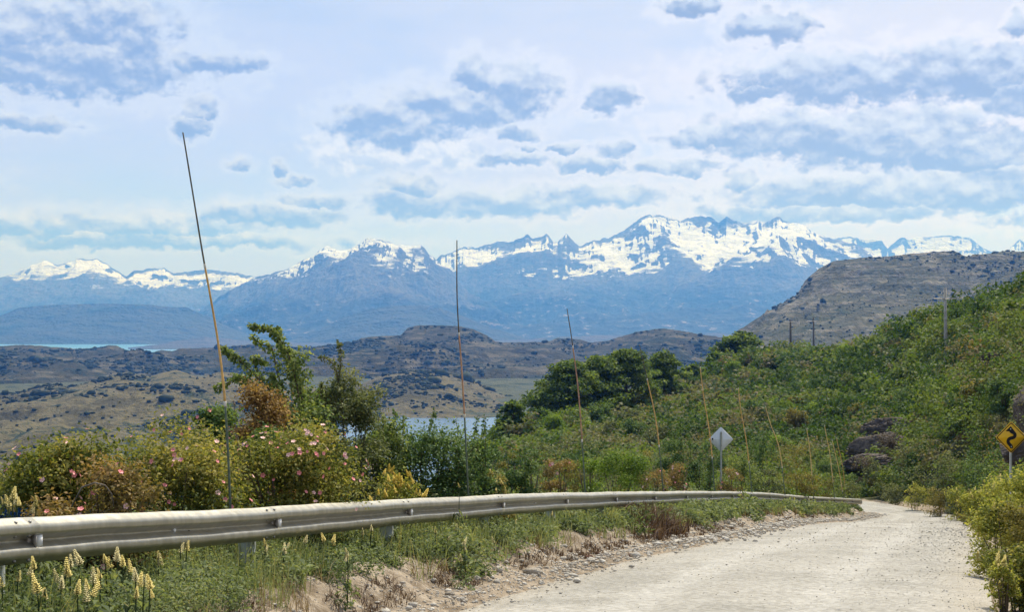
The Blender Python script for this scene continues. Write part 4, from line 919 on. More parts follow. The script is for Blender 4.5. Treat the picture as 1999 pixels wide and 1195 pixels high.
def spike(root, p, rng, h, mat):
    o = bpy.data.objects.new('flower_spike', spike_mesh(mat, int(rng.integers(4)))); C.objects.link(o); o.parent = root; o.location = p
    o.rotation_euler = (rng.normal(0, 0.26), rng.normal(0, 0.26), rng.random()*6.28); s = h*(0.85+0.3*rng.random()); o.scale = (s*1.25, s*1.25, s)

# ---- rose and leafy shrubs just behind the rail
shrub('rose_bush', 'leafy rose bush with pink blossoms at the left edge of the photo', 'rose bush', 'wild rose bushes behind the guardrail', 112, 838, 12.6, 240, M_rose, 13000, 0.044, 11, 34, roses=37, depth=1.0)
shrub('rose_bush', 'bronze brown rose bush low behind the rail with a bare arching twig', 'rose bush', 'wild rose bushes behind the guardrail', 190, 925, 11.9, 270, M_rose_b, 9500, 0.040, 12, 26, roses=27, depth=0.8)
shrub('rose_bush', 'wide olive rose bush dotted with small pale blossoms left of the tallest marker pole', 'rose bush', 'wild rose bushes behind the guardrail', 345, 836, 14.6, 295, M_rose, 16000, 0.044, 13, 40, roses=78, depth=0.9, tint=(0.55, 0.22))
shrub('rose_bush', 'dark green rose bush with a few blossoms, highest beside the tallest marker pole', 'rose bush', 'wild rose bushes behind the guardrail', 412, 782, 16.2, 125, M_rose_d, 9000, 0.044, 14, 20, roses=34, depth=1.0)
shrub('rose_bush', 'olive rose bush thick with pink blossoms right of the tallest marker pole', 'rose bush', 'wild rose bushes behind the guardrail', 555, 846, 16.0, 275, M_rose, 16000, 0.044, 15, 40, roses=100, depth=0.9, tint=(0.55, 0.24))
shrub('rose_bush', 'deep green rose bush with blossoms in the shade of the rusty shrub', 'rose bush', 'wild rose bushes behind the guardrail', 505, 840, 17.0, 150, M_rose_d, 8000, 0.044, 16, 24, roses=68, depth=0.9)
shrub('shrub', 'rusty brown rounded shrub above the pink rose bushes', 'shrub', None, 508, 764, 17.6, 165, M_rust, 18000, 0.040, 17, 40, depth=1.0, tint=(0.5, 0.25))
def arch_twig():
    root = thing('twig', tuple(P(180, 985, 11.2)), 'bare pale twig arching over the bronze rose bush', 'twig')
    pts = [P(140, 990, 11.3), P(160, 952, 11.15), P(185, 943, 11.1), P(205, 948, 11.1), P(218, 965, 11.2), P(222, 990, 11.4)]
    bm = MB(); bm.tube(np.array([np.array(p) for p in pts]) - np.array(root.location), [0.008, 0.007, 0.006, 0.006, 0.005, 0.004], 6); bm.build('stem', bark_p, root, True)
arch_twig()
def tall_shrub():
    D = 19.0; x = (560 - CX)/F*D; zb = gz1(x, D); org = np.array((x, D, zb)); rng = np.random.default_rng(41)
    root = thing('shrub', tuple(org), 'tall green shrub with long arching shoots reaching above the brown hill', 'shrub'); L = Leaves(); bm = MB()
    W = lambda pts: [np.array(P(a, b, D + dd)) - org for a, b, dd in pts]
    for pts, n in [([(585,960,0),(585,800,-0.1),(572,720,-0.1),(552,672,-0.15),(528,645,-0.2),(490,638,-0.3)], 420),
                   ([(572,760,0.1),(560,710,0.0),(545,660,0.0),(540,642,0.1)], 160),
                   ([(560,800,0),(540,720,0),(530,680,0.1),(510,672,0.15),(492,657,0.2)], 120),
                   ([(592,800,0.2),(583,740,0.2),(570,690,0.25)], 120),
                   ([(575,900,-0.2),(545,790,-0.3),(500,735,-0.4),(462,700,-0.5),(437,683,-0.5)], 330),
                   ([(560,880,-0.1),(520,790,-0.2),(478,740,-0.2),(420,760,-0.4)], 260),
                   ([(565,880,0.2),(530,790,0.3),(495,705,0.4),(515,708,0.45)], 170),
                   ([(585,880,0.3),(590,790,0.4),(575,735,0.5),(568,690,0.55)], 220),
                   ([(575,900,0.1),(530,820,0.1),(490,760,0.1),(455,735,0.2)], 260),
                   ([(580,900,0.1),(570,820,-0.3),(548,775,-0.4),(530,730,-0.4)], 260)]:
        shoot(L, bm, rng, W(pts), 0.058, int(n*1.15), 0.016, 0.085, (0.55, 0.24))
    crown(L, rng, 1.5, 1.2, 2.0, 0.1, 40, 4600, 0.056, tint=(0.5, 0.22))
    for k in range(1): crown(L, rng, 0.75, 0.6, 0.7, 1.85, 14, 650, 0.056, tint=(0.5, 0.22))
    L.build('foliage', M_apple, root); bm.build('shoots', bark, root)
tall_shrub()
def thin_shoot_shrub():
    D = 20.0; x = (660 - CX)/F*D; zb = gz1(x, D); org = np.array((x, D, zb)); rng = np.random.default_rng(43)
    root = thing('shrub', tuple(org), 'grey green twiggy shrub with one thin shoot rising above it', 'shrub'); L = Leaves(); bm = MB()
    W = lambda pts: [np.array(P(a, b, D + dd)) - org for a, b, dd in pts]
    for pts, n in [([(660,960,0),(655,800,0.0),(663,730,0),(666,690,0.0),(660,668,0.05)], 210), ([(662,760,0),(655,720,0),(640,702,0.1),(624,697,0.15)], 110),
                   ([(640,950,0),(632,830,0.1),(625,780,0.1),(628,748,0.1)], 160), ([(690,950,0),(695,830,0.1),(690,780,0.2),(688,745,0.2)], 180), ([(700,950,0.2),(712,850,0.3),(722,790,0.3),(728,765,0.4)], 200),
                   ([(620,950,0.1),(600,850,0.1),(598,790,0),(602,765,0)], 160), ([(672,950,-0.1),(670,850,-0.1),(668,790,-0.2),(660,755,-0.2)], 160), ([(705,950,0.2),(705,850,0.2),(706,790,0.2),(704,760,0.2)], 170)]:
        shoot(L, bm, rng, W(pts), 0.045, int(n*1.1), 0.011, 0.070, (0.5, 0.24))
    crown(L, rng, 1.75, 1.3, 2.05, 0.1, 70, 21000, 0.046, (0.15, 0.28), (0.52, 0.26))
    L.build('foliage', M_grey, root); bm.build('shoots', bark, root)
thin_shoot_shrub()
shrub('shrub', 'deep green leafy shrub with upright shoots before the lake, left of the reddish marker pole', 'shrub', None, 845, 832, 21.6, 235, M_dark, 12000, 0.050, 45, 36, nshoot=11, sh_h=0.42, depth=0.9)
shrub('shrub', 'small deep green upright shrub right of the reddish marker pole', 'shrub', None, 930, 846, 22.5, 95, M_dark, 4200, 0.050, 46, 16, nshoot=7, sh_h=0.40, depth=1.0)
shrub('shrub', 'deep green shrub filling the gap left of the lake shrub', 'shrub', None, 742, 822, 21.0, 130, M_apple, 6500, 0.052, 47, 26, nshoot=7, sh_h=0.30, depth=1.0)
shrub('shrub', 'yellow blossoming broom bush behind the rail between the rose bush and the lake shrub', 'shrub', None, 762, 933, 18.9, 115, M_yellow, 3200, 0.036, 48, 20, depth=0.9, lup=70, lmat=lup_d)
shrub('shrub', 'small pale yellow flowering bush behind the rail right of the lake shrub', 'shrub', None, 968, 928, 22.6, 62, M_olive, 1800, 0.036, 49, 14, depth=1.0, lup=40, lmat=lup_y)
RS = 'shrubs growing just behind the guardrail'
for (px, yt, D, w, mat, n, lf, sd, lab, ro) in [
    (1030, 895, 26.0, 90, M_dark, 3000, 0.05, 51, 'deep green shrub behind the rail beside the pale yellow flowering bush', 0),
    (985, 880, 33.0, 70, M_olive, 2200, 0.05, 52, 'olive shrub with reddish leaves behind the deep green one', 0),
    (1088, 915, 28.2, 75, M_rose_b, 2600, 0.042, 53, 'olive bronze rose bush at the foot of the pole crossing the trees', 8),
    (1130, 885, 36.0, 80, M_olive, 2200, 0.055, 54, 'olive shrub behind the foot of the pole crossing the trees', 0),
    (1205, 885, 33.0, 130, M_bright, 5200, 0.052, 55, 'bright lime green bush behind the middle of the rail', 0),
    (1150, 905, 31.0, 65, M_bright, 1800, 0.050, 56, 'smaller lime green bush left of the brightest one', 0),
    (1285, 925, 36.5, 60, M_rose_b, 1900, 0.045, 57, 'orange tinged rose bush right of the lime green bush', 12),
    (1330, 835, 47.0, 95, M_dark, 4200, 0.070, 58, 'dark green tall bush left of the grey diamond sign', 0),
    (1322, 918, 40.5, 70, M_rose_b, 2000, 0.05, 59, 'orange tinged rose bush left of the sign post', 14),
    (1372, 890, 47.0, 60, M_dark, 2000, 0.065, 60, 'dark green bush directly behind the grey sign post', 0),
    (1440, 885, 53.0, 90, M_apple, 2600, 0.075, 61, 'green bush right of the grey sign post', 0),
    (1425, 932, 46.0, 60, M_rose_b, 1600, 0.05, 62, 'low orange tinged rose bush right of the sign post', 10),
    (1390, 855, 62.0, 70, M_dark, 1800, 0.085, 63, 'dark bush half hidden by the grey diamond sign', 0),
    (1480, 850, 72.0, 85, M_dark, 2200, 0.095, 64, 'dark green bush behind the straight ochre pole', 0),
    (1500, 910, 56.0, 70, M_grey, 1900, 0.075, 65, 'grey green bush at the foot of the slanted pole', 0),
    (1545, 840, 84.0, 120, M_olive, 2600, 0.11, 66, 'yellow olive bush behind the most slanted pole', 0),
    (1560, 915, 62.0, 80, M_olive, 1900, 0.08, 67, 'olive bush low behind the far end of the rail', 0),
    (1610, 895, 84.0, 80, M_dark, 2000, 0.10, 68, 'dark bush behind the thin pole near the rail end', 0),
    (1600, 935, 70.0, 75, M_olive, 1600, 0.085, 69, 'orange olive bush above the far rail panels', 0),
    (1655, 945, 84.0, 60, M_grey, 1400, 0.10, 70, 'grey green bush above the end of the rail', 0),
    (1245, 870, 52.0, 90, M_olive, 2000, 0.08, 71, 'orange olive bush behind the lime green bush', 0),
    (1270, 855, 66.0, 95, M_grey, 2200, 0.09, 72, 'grey green bush behind the middle marker pole', 0),
    (1060, 865, 60.0, 100, M_grey, 2200, 0.09, 73, 'grey green bush below the big dark trees', 0),
    (1190, 850, 75.0, 110, M_grey, 2200, 0.10, 74, 'wide grey green bush below the right dark tree', 0)]:
    shrub('shrub' if not ro else 'rose_bush', lab, 'shrub' if not ro else 'rose bush', RS, px, yt, D, w, mat, n, lf, sd, 18, roses=ro, rose_size=1.4, pale=0.6, nshoot=3 if mat in (M_dark, M_apple) else 0, hmin=1.2)

# ---- right of the road
RB = 'bushes along the right road edge'
for (px, yt, D, w, mat, n, lf, sd, lab, lu, dp) in [
    (1985, 925, 25.0, 190, M_yellow, 9000, 0.050, 81, 'large yellow green bush below the yellow warning sign', 14, 0.8),
    (1965, 985, 20.0, 150, M_yellow, 7000, 0.046, 82, 'yellow green bush overhanging the right road edge', 8, 0.8),
    (1990, 1070, 15.4, 130, M_rose, 6500, 0.040, 83, 'green bush in the lower right corner of the photo', 0, 0.9),
    (1958, 1128, 14.9, 62, M_yellow, 1800, 0.034, 84, 'small pale yellow flowering clump at the lower right road edge', 16, 1.0),
    (2040, 960, 19.0, 160, M_olive, 5000, 0.050, 85, 'olive bush cut by the right edge of the photo', 0, 1.0),
    (1925, 945, 36.0, 90, M_yellow, 3600, 0.060, 86, 'yellow flowering bush left of the warning sign post', 12, 0.9),
    (1905, 958, 48.0, 70, M_olive, 2200, 0.070, 87, 'olive bush at the bend on the right road edge', 8, 0.9),
    (1872, 950, 66.0, 70, M_yellow, 2000, 0.085, 88, 'pale yellow broom bush beyond the road bend', 10, 0.9),
    (1832, 955, 74.0, 60, M_olive, 1700, 0.09, 89, 'brown olive bush between the two broom bushes', 0, 0.9),
    (1787, 945, 84.0, 60, M_yellow, 1800, 0.095, 90, 'pale broom bush left of the brown olive one at the bend', 10, 0.9),
    (1745, 952, 90.0, 60, M_grey, 1700, 0.10, 91, 'grey green rounded bush at the far end of the visible road', 0, 0.9),
    (1712, 955, 98.0, 50, M_olive, 1500, 0.11, 92, 'olive bush below the dark rock outcrop', 0, 0.9),
    (1845, 890, 82.0, 150, M_grey, 3800, 0.11, 93, 'wide grey green thicket above the road bend', 0, 0.7),
    (1920, 880, 66.0, 120, M_dark, 3200, 0.095, 94, 'dark green thicket left of the warning sign', 0, 0.8),
    (1790, 870, 98.0, 110, M_grey, 2600, 0.12, 95, 'grey green thicket right of the dark rock outcrop', 0, 0.8),
    (1708, 898, 98.5, 46, M_grey, 1500, 0.11, 105, 'low grey bush hiding the middle of the rock outcrop', 0, 0.9),
    (1692, 880, 100.0, 50, M_twig, 2600, 0.11, 102, 'dry grey brown scrub hanging over the dark rock outcrop', 0, 0.9),
    (1738, 850, 105.0, 70, M_twig, 3200, 0.11, 103, 'dry brown scrub on the upper part of the rock outcrop', 0, 0.9),
    (1665, 925, 97.0, 40, M_dark, 1300, 0.11, 104, 'dark bush at the left foot of the rock outcrop', 0, 0.9),
    (1768, 905, 100.0, 70, M_dark, 2200, 0.12, 98, 'dark bush growing against the right side of the rock outcrop', 0, 0.8),
    (1715, 925, 99.0, 60, M_grey, 1700, 0.12, 99, 'grey bush in front of the dark rock outcrop', 0, 0.8),
    (1765, 838, 116.0, 60, M_olive, 1700, 0.14, 100, 'olive bush on top of the brown rock of the outcrop', 0, 0.8),
    (1990, 585, 112.0, 80, M_bright, 2600, 0.16, 96, 'bright green tall bush at the top right on the hillside', 0, 0.8),
    (2000, 665, 96.0, 90, M_apple, 2600, 0.14, 97, 'green bush at the right edge below the topmost one', 0, 0.8)]:
    shrub('bush', lab, 'bush', RB, px, yt, D, w, mat, n, lf, sd, 24, lup=lu, lmat=lup_y, depth=dp, hmin=0.6 if D < 30 else 1.3, tint=(0.52, 0.24))

# ---- trees on the left end of the hillside
def tree(px, ytop, ybase, D, wpx, label, seed, n, leaf=0.55, mat=None):
    rng = np.random.default_rng(seed); X = (px - CX)/F*D; zb = gz1(X, D); zt = (HY - ytop)/F*D; h = max(zt - zb, 3.0); w = wpx/F*D
    root = thing('tree', (X, D, zb), label, 'tree', 'dark trees at the end of the hillside'); L = Leaves()
    bm = MB(); bm.tube([(0, 0, -0.5), (0.1, 0, h*0.3), (0.0, 0.1, h*0.75)], [0.03*h, 0.024*h, 0.008*h], 9)
    for k in range(11):
        a = k*2.4; z0 = h*(0.18 + 0.05*k); e = w*0.36*(1 - 0.04*k)
        bm.tube([(0.05, 0, z0), (e*0.5*math.cos(a), e*0.5*math.sin(a), z0 + h*0.06), (e*math.cos(a), e*math.sin(a), z0 + h*0.12)], [0.011*h, 0.007*h, 0.003*h], 6)
    bm.build('trunk', bark, root)
    # layered sprays of leaves: flat tiers that leave gaps
    nt = 90; lev = rng.random(nt)**0.8; 
    wid = np.sin(np.clip(0.12 + 0.88*(1 - lev), 0, 1)*math.pi*0.62)
    a = rng.random(nt)*6.283; e = rng.random(nt)**0.6*wid*w*0.44
    cen = np.stack([e*np.cos(a), e*np.sin(a), h*(0.10 + 0.84*lev)], -1); rad = w*(0.06 + 0.10*rng.random(nt))
    cen[0] = (0, 0, h*0.96); rad[0] = w*0.09
    k = rng.choice(nt, n, p=rad**2/(rad**2).sum()); u = unit(rng.normal(size=(n, 3))); ri = rng.random((n, 1))**0.4
    p = cen[k] + u*rad[k][:,None]*ri*np.array([1, 1, 0.36]); p[:,2] = np.maximum(p[:,2], 0.2)
    V, Q = leafset(p, u*np.array([1, 1, 0.4]), leaf, rng, 0.7, 0.9, 0.4); ct = rng.normal(0, 0.14, nt)
    L.add(V, Q, 0.5 + ct[k] + rng.normal(0, 0.22, n)); L.build('crown', mat or M_tree, root)
tree(1108, 704, 838, 205, 190, 'broad green tree, left part of the biggest tree clump', 301, 15000, 0.42)
tree(1166, 694, 825, 212, 165, 'green tree in the middle of the biggest tree clump', 309, 13000, 0.42)
tree(1222, 682, 815, 215, 175, 'taller green tree, right part of the biggest tree clump', 302, 15000, 0.42)
tree(1296, 684, 785, 235, 120, 'dark green tree right of the biggest clump behind a marker pole', 303, 9000, 0.42)
tree(1445, 650, 735, 300, 125, 'rounded dark tree on the ridge left of the utility poles', 304, 6000, 0.7)
tree(1352, 712, 770, 260, 66, 'small tree between the marker poles below the ridge tree', 305, 2200, 0.6)
tree(1002, 783, 872, 178, 78, 'small dark tree beside the lake at the left foot of the hillside', 306, 2800, 0.45)
tree(1398, 688, 745, 290, 60, 'low dark tree touching the left side of the ridge tree', 307, 2000, 0.65)
tree(1058, 800, 868, 185, 52, 'little green tree between the lake tree and the biggest clump', 308, 1800, 0.45)

# ---- hillside scrub: a continuous cover no one could count
def hillside_scrub():
    rng = np.random.default_rng(400); Nc = 26000
    px = rng.uniform(860, 2150, Nc); D = np.exp(rng.uniform(math.log(44), math.log(400), Nc)); X = (px - CX)/F*D
    z, bare, d, w = ground(X, D, True); e = np.abs(d) - w
    keep = (e > 1.6) & ~((D < 84) & (X > rail_x(np.minimum(D, 81)) - 1.5) & (d < 0)); keep &= ~((D < 58) & (px < 1500))
    yb = HY - z/D*F; keep &= (yb < 1040)
    # density: fewer far out of sight
    keep &= rng.random(Nc) < np.clip(0.25 + 0.40*(D/160.0), 0, 0.58)
    keep &= (fbm(X/7, D/11, 431, 4, 0.6) > 0.40) | (rng.random(Nc) < 0.35)
    X, D, z, px = X[keep], D[keep], z[keep], px[keep]; n = len(X)
    s = (0.8 + 2.1*rng.random(n)**3) * np.clip((D/140.0)**0.45, 0.6, 1.45)
    hue = fbm(X/16, D/22, 411, 4, 0.6); green = sstep(hue + rng.normal(0, 0.07, n), 0.44, 0.60)
    # the green belt along the upper slope, greyer twigs low down on the left
    belt = sstep(px, 1380, 1620)*sstep(D, 100, 135); base = np.where(rng.random(n) < 0.42 + 0.54*belt, 0.16 + 0.40*green, 0.44 + 0.34*(1-green))
    base = np.where(rng.random(n) < 0.02, 0.96, base)
    m = np.clip((16000/np.sqrt(D)/6).astype(int), 150, 340)
    idx = np.repeat(np.arange(n), m); N = len(idx)
    lob = rng.normal(size=(n, 5, 3)); lob[...,2] = np.abs(lob[...,2])*0.7; lob *= 0.42
    li = rng.integers(0, 5, N); u = unit(rng.normal(size=(N, 3))); u[:,2] = np.abs(u[:,2])
    r = s[idx][:,None]
    p = np.stack([X, D, z], -1)[idx] + (lob[idx, li] + u*0.50*rng.random((N, 1))**0.35)*r
    p[:,2] += 0.05
    sz = 0.22*np.clip(D[idx]/110.0, 0.45, 2.1)*np.sqrt(r[:,0])
    V, Q = leafset(p, u, sz*0.82, rng, 0.7, 0.45, 1.0)
    t = np.clip(base[idx] + (rng.normal(0, 0.05, (n, 5)))[idx, li] + rng.normal(0, 0.05, N), 0, 1)
    o = mesh_np('hillside_scrub', V, [Q], M_scrub, None, False, {'tint': np.repeat(t, 4)})
    tag(o, 'dense green and grey scrub covering the whole hillside right of the road', 'scrub', None, 'stuff')
hillside_scrub()
def standing_shrubs():
    rng = np.random.default_rng(440); kinds = [(M_dark, 0, 'dark green shrub standing out of the hillside scrub'), (M_bright, 1, 'bright green shrub on the hillside scrub'), (M_grey, 2, 'grey green twiggy shrub on the hillside'), (M_olive, 3, 'yellowish olive shrub on the hillside')]
    protos = []
    for mat, v, lab in kinds:
        for r in range(2):
            L = Leaves(); g = np.random.default_rng(445 + v*7 + r); crown(L, g, 2.0, 2.0, 1.9, -0.1, 26, 2600, 0.17, (0.18, 0.34), (0.5, 0.22))
            o = L.build('foliage', mat); fo = o.data; bpy.data.objects.remove(o)
            bm = MB()
            for k in range(6):
                a = k*1.05; bm.tube([(0, 0, -0.2), (0.3*math.cos(a), 0.3*math.sin(a), 0.7), (0.6*math.cos(a), 0.6*math.sin(a), 1.4)], [0.04, 0.03, 0.015], 5)
            o = bm.build('stems', bark); st = o.data; bpy.data.objects.remove(o); protos.append((fo, st, lab))
    n = 0; tries = 0
    while n < 84 and tries < 4000:
        tries += 1; px = rng.uniform(1020, 1990); D = math.exp(rng.uniform(math.log(75), math.log(300))); X = (px - CX)/F*D
        z, b, d, w = ground(np.array([X]), np.array([D]), True); y = HY - z[0]/D*F
        if abs(d[0]) < 1e8 and abs(d[0]) - w[0] < 4: continue
        if D < 86 and px < 1700: continue
        if not (560 < y < 935): continue
        k = rng.choice(8, p=[.19, .19, .12, .12, .11, .11, .08, .08]); fo, st, lab = protos[k]; sc = (0.8 + 0.7*rng.random())*(D/140)**0.35
        r = thing('hillside_shrub', (X, D, z[0] - 0.1), lab, 'shrub', 'shrubs standing out on the hillside', rng.random()*6.28); r.scale = (sc, sc, sc*(0.85 + 0.5*rng.random()))
        for nm, me in (('foliage', fo), ('stems', st)):
            o = bpy.data.objects.new(nm, me); C.objects.link(o); o.parent = r
        n += 1
standing_shrubs()
def valley_scrub():
    """bushy cover on the slope that falls away to the left, below the rail"""
    rng = np.random.default_rng(420); Nc = 5200
    px = rng.uniform(-350, 1000, Nc); D = np.exp(rng.uniform(math.log(22), math.log(440), Nc)); X = (px - CX)/F*D
    z, bare, d, w = ground(X, D, True); keep = ~((D < 84) & (X > rail_x(np.minimum(D, 81)) - 4.5))
    X, D, z = X[keep], D[keep], z[keep]; n = len(X); s = 0.8 + 0.9*rng.random(n)
    m = 46; idx = np.repeat(np.arange(n), m); N = len(idx); u = unit(rng.normal(size=(N, 3))); u[:,2] = np.abs(u[:,2])
    p = np.stack([X, D, z], -1)[idx] + u*(s[idx]*0.8)[:,None]*rng.random((N, 1))**0.4*np.array([1.2, 1.2, 0.9])
    V, Q = leafset(p, u, 0.30*np.clip(D[idx]/110, 0.5, 2.5), rng, 0.62)
    o = mesh_np('valley_scrub', V, [Q], M_scrub, None, False, {'tint': np.repeat(np.clip(0.45 + rng.normal(0, 0.22, n)[idx]*0.7 + rng.normal(0, 0.06, N), 0, 1), 4)})
    tag(o, 'grey green scrub on the steep slope below the guardrail', 'scrub', None, 'stuff')
valley_scrub()

# ------------------------------------------------------------------ verge between rail and road
def along(rng, n, dlo, dhi, pw=1.0):
    """random spots beside the left road edge: distance outside the edge drawn by caller"""
    k = rng.random(n)**pw; D = dlo + (dhi - dlo)*k; return D
def verge_weeds():
    rng = np.random.default_rng(500); n = 7400
    D = 7.5*np.exp(rng.random(n)*math.log(82/7.5)); xr = rail_x(D); ex = rng.uniform(-1.6, 1.30, n)
    X = xr + ex; z, bare, d, w = ground(X, D, True); e = -d - w
    edge = 0.72 + 0.55*(fbm(X*0.9, D*0.9, 511, 4) - 0.5)*2
    keep = (d < 0) & (e > edge); X, D, z = X[keep], D[keep], z[keep]; n = len(X)
    h = (0.13 + 0.24*rng.random(n)) * (0.65 + 0.9*fbm(X*0.7, D*0.7, 513, 3)) * np.where(X > xr[keep] + 0.35, 0.9, np.where(X > xr[keep] - 0.5, 0.55, 1.25)); h *= np.where(D < 16, 1.0, 0.95)
    pX = X/D*F; front = np.zeros(n, bool)
    for q_ in rp: front |= (D > q_[1] - 2.4) & (D < q_[1] + 0.5) & (np.abs(pX - (q_[0] - 0.22)/(q_[1] + 0.07)*F) < 190.0/q_[1] + 8)
    h = np.where(front, h*0.4, h)
    m = np.clip((70*(14.0/D)**0.5).astype(int), 22, 80); idx = np.repeat(np.arange(n), m); N = len(idx)
    u = unit(rng.normal(size=(N, 3))); u[:,2] = np.abs(u[:,2])*0.9 + 0.15
    p = np.stack([X, D, z], -1)[idx] + u*h[idx][:,None]*np.array([0.95, 0.95, 1.15])*rng.random((N, 1))**0.5
    sz = 0.042*np.clip(D[idx]/14, 0.8, 3.2)
    V, Q = leafset(p, u, sz, rng, 0.42, 0.5)
    pt = fbm(X*1.1, D*1.1, 515, 3); base = 0.34 + 0.9*(pt - 0.40) + rng.normal(0, 0.16, n)
    o = mesh_np('roadside_weeds', V, [Q], M_weed, None, False, {'tint': np.repeat(np.clip(base[idx] + rng.normal(0, 0.12, N), 0, 1), 4)})
    tag(o, 'grey green weeds growing under and in front of the guardrail', 'weeds', None, 'stuff')
verge_weeds()
def blades(name, label, spots_n, seed, region, hrange, mat, width, tint, nb=9, lean=0.35):
    rng = np.random.default_rng(seed); X, D = region(rng, spots_n); z = ground(X, D); n = len(X)
    idx = np.repeat(np.arange(n), nb); N = len(idx); a = rng.random(N)*6.283; h = rng.uniform(*hrange, N)
    b = np.stack([X, D, z - 0.01], -1)[idx] + np.stack([rng.normal(0, 0.035, N), rng.normal(0, 0.035, N), np.zeros(N)], -1)
    ln = np.abs(rng.normal(0, lean, N))*h; dx, dy = np.cos(a)*ln, np.sin(a)*ln; w = width*np.clip(D[idx]/14, 0.8, 3.0)
    wa = rng.random(N)*6.283; wx, wy = np.cos(wa)*w, np.sin(wa)*w
    V = np.stack([b + np.stack([-wx, -wy, 0*w], -1), b + np.stack([wx, wy, 0*w], -1),
                  b + np.stack([dx*0.35 + wx*0.8, dy*0.35 + wy*0.8, h*0.6], -1), b + np.stack([dx*0.35 - wx*0.8, dy*0.35 - wy*0.8, h*0.6], -1),
                  b + np.stack([dx, dy, h*np.where(ln > h*0.6, 0.75, 1.0)], -1)], 1).reshape(-1, 3)
    k = np.arange(N)[:,None]*5
    o = mesh_np(name, V, [k + np.array([[0, 1, 2, 3]]), k + np.array([[3, 2, 4]])], mat, None, False, {'tint': np.repeat(np.clip(rng.normal(*tint, N), 0, 1), 5)})
    tag(o, label, 'grass', None, 'stuff'); return o
def reg_verge(lo, hi, d0=7.5, d1=70.0):
    def f(rng, n):
        D = d0*np.exp(rng.random(n)*math.log(d1/d0)); X = rail_x(D) + rng.uniform(lo, hi, n); d, zr, w, k = road_frame(X, D)
        ok = (d < 0) & (-d - w > 0.55) & (fbm(X*0.8, D*0.8, 521, 3) > 0.42); return X[ok], D[ok]
    return f
blades('grass', 'thin green grass among the weeds under the guardrail', 2600, 523, reg_verge(-1.5, 1.0), (0.16, 0.42), M_weed, 0.0035, (0.72, 0.2), 8)
blades('dry_grass', 'dry straw and brown stems along the crumbling bank edge', 1100, 525, reg_verge(0.55, 1.55), (0.08, 0.26), M_straw, 0.003, (0.35, 0.25), 9, 0.8)
def reg_red(rng, n):
    px = rng.normal(1275, 30, n); D = 30 + rng.normal(0, 1.2, n); X = (px - CX)/F*D; d, zr, w, k = road_frame(X, D); ok = (-d - w > 0.3) & (-d - w < 1.5); return X[ok], D[ok]
blades('dry_stems', 'tangle of dry reddish stems on the bank below the middle of the rail', 190, 527, reg_red, (0.12, 0.45), M_deadred, 0.006, (0.5, 0.25), 9, 0.9)
def reg_roots(rng, n):
    D = 9*np.exp(rng.random(n)*math.log(60/9)); X = rail_x(D) + rng.uniform(0.7, 1.35, n); d, zr, w, k = road_frame(X, D)
    ok = (-d - w > 0.25) & (-d - w < 1.0) & (fbm(X*0.9 + 7, D*0.9, 531, 3) > 0.53); return X[ok], D[ok]
blades('dead_stems', 'dark withered stems hanging over the eroded bank', 1500, 529, reg_roots, (0.04, 0.13), M_deadred, 0.004, (0.45, 0.25), 9, 1.3)

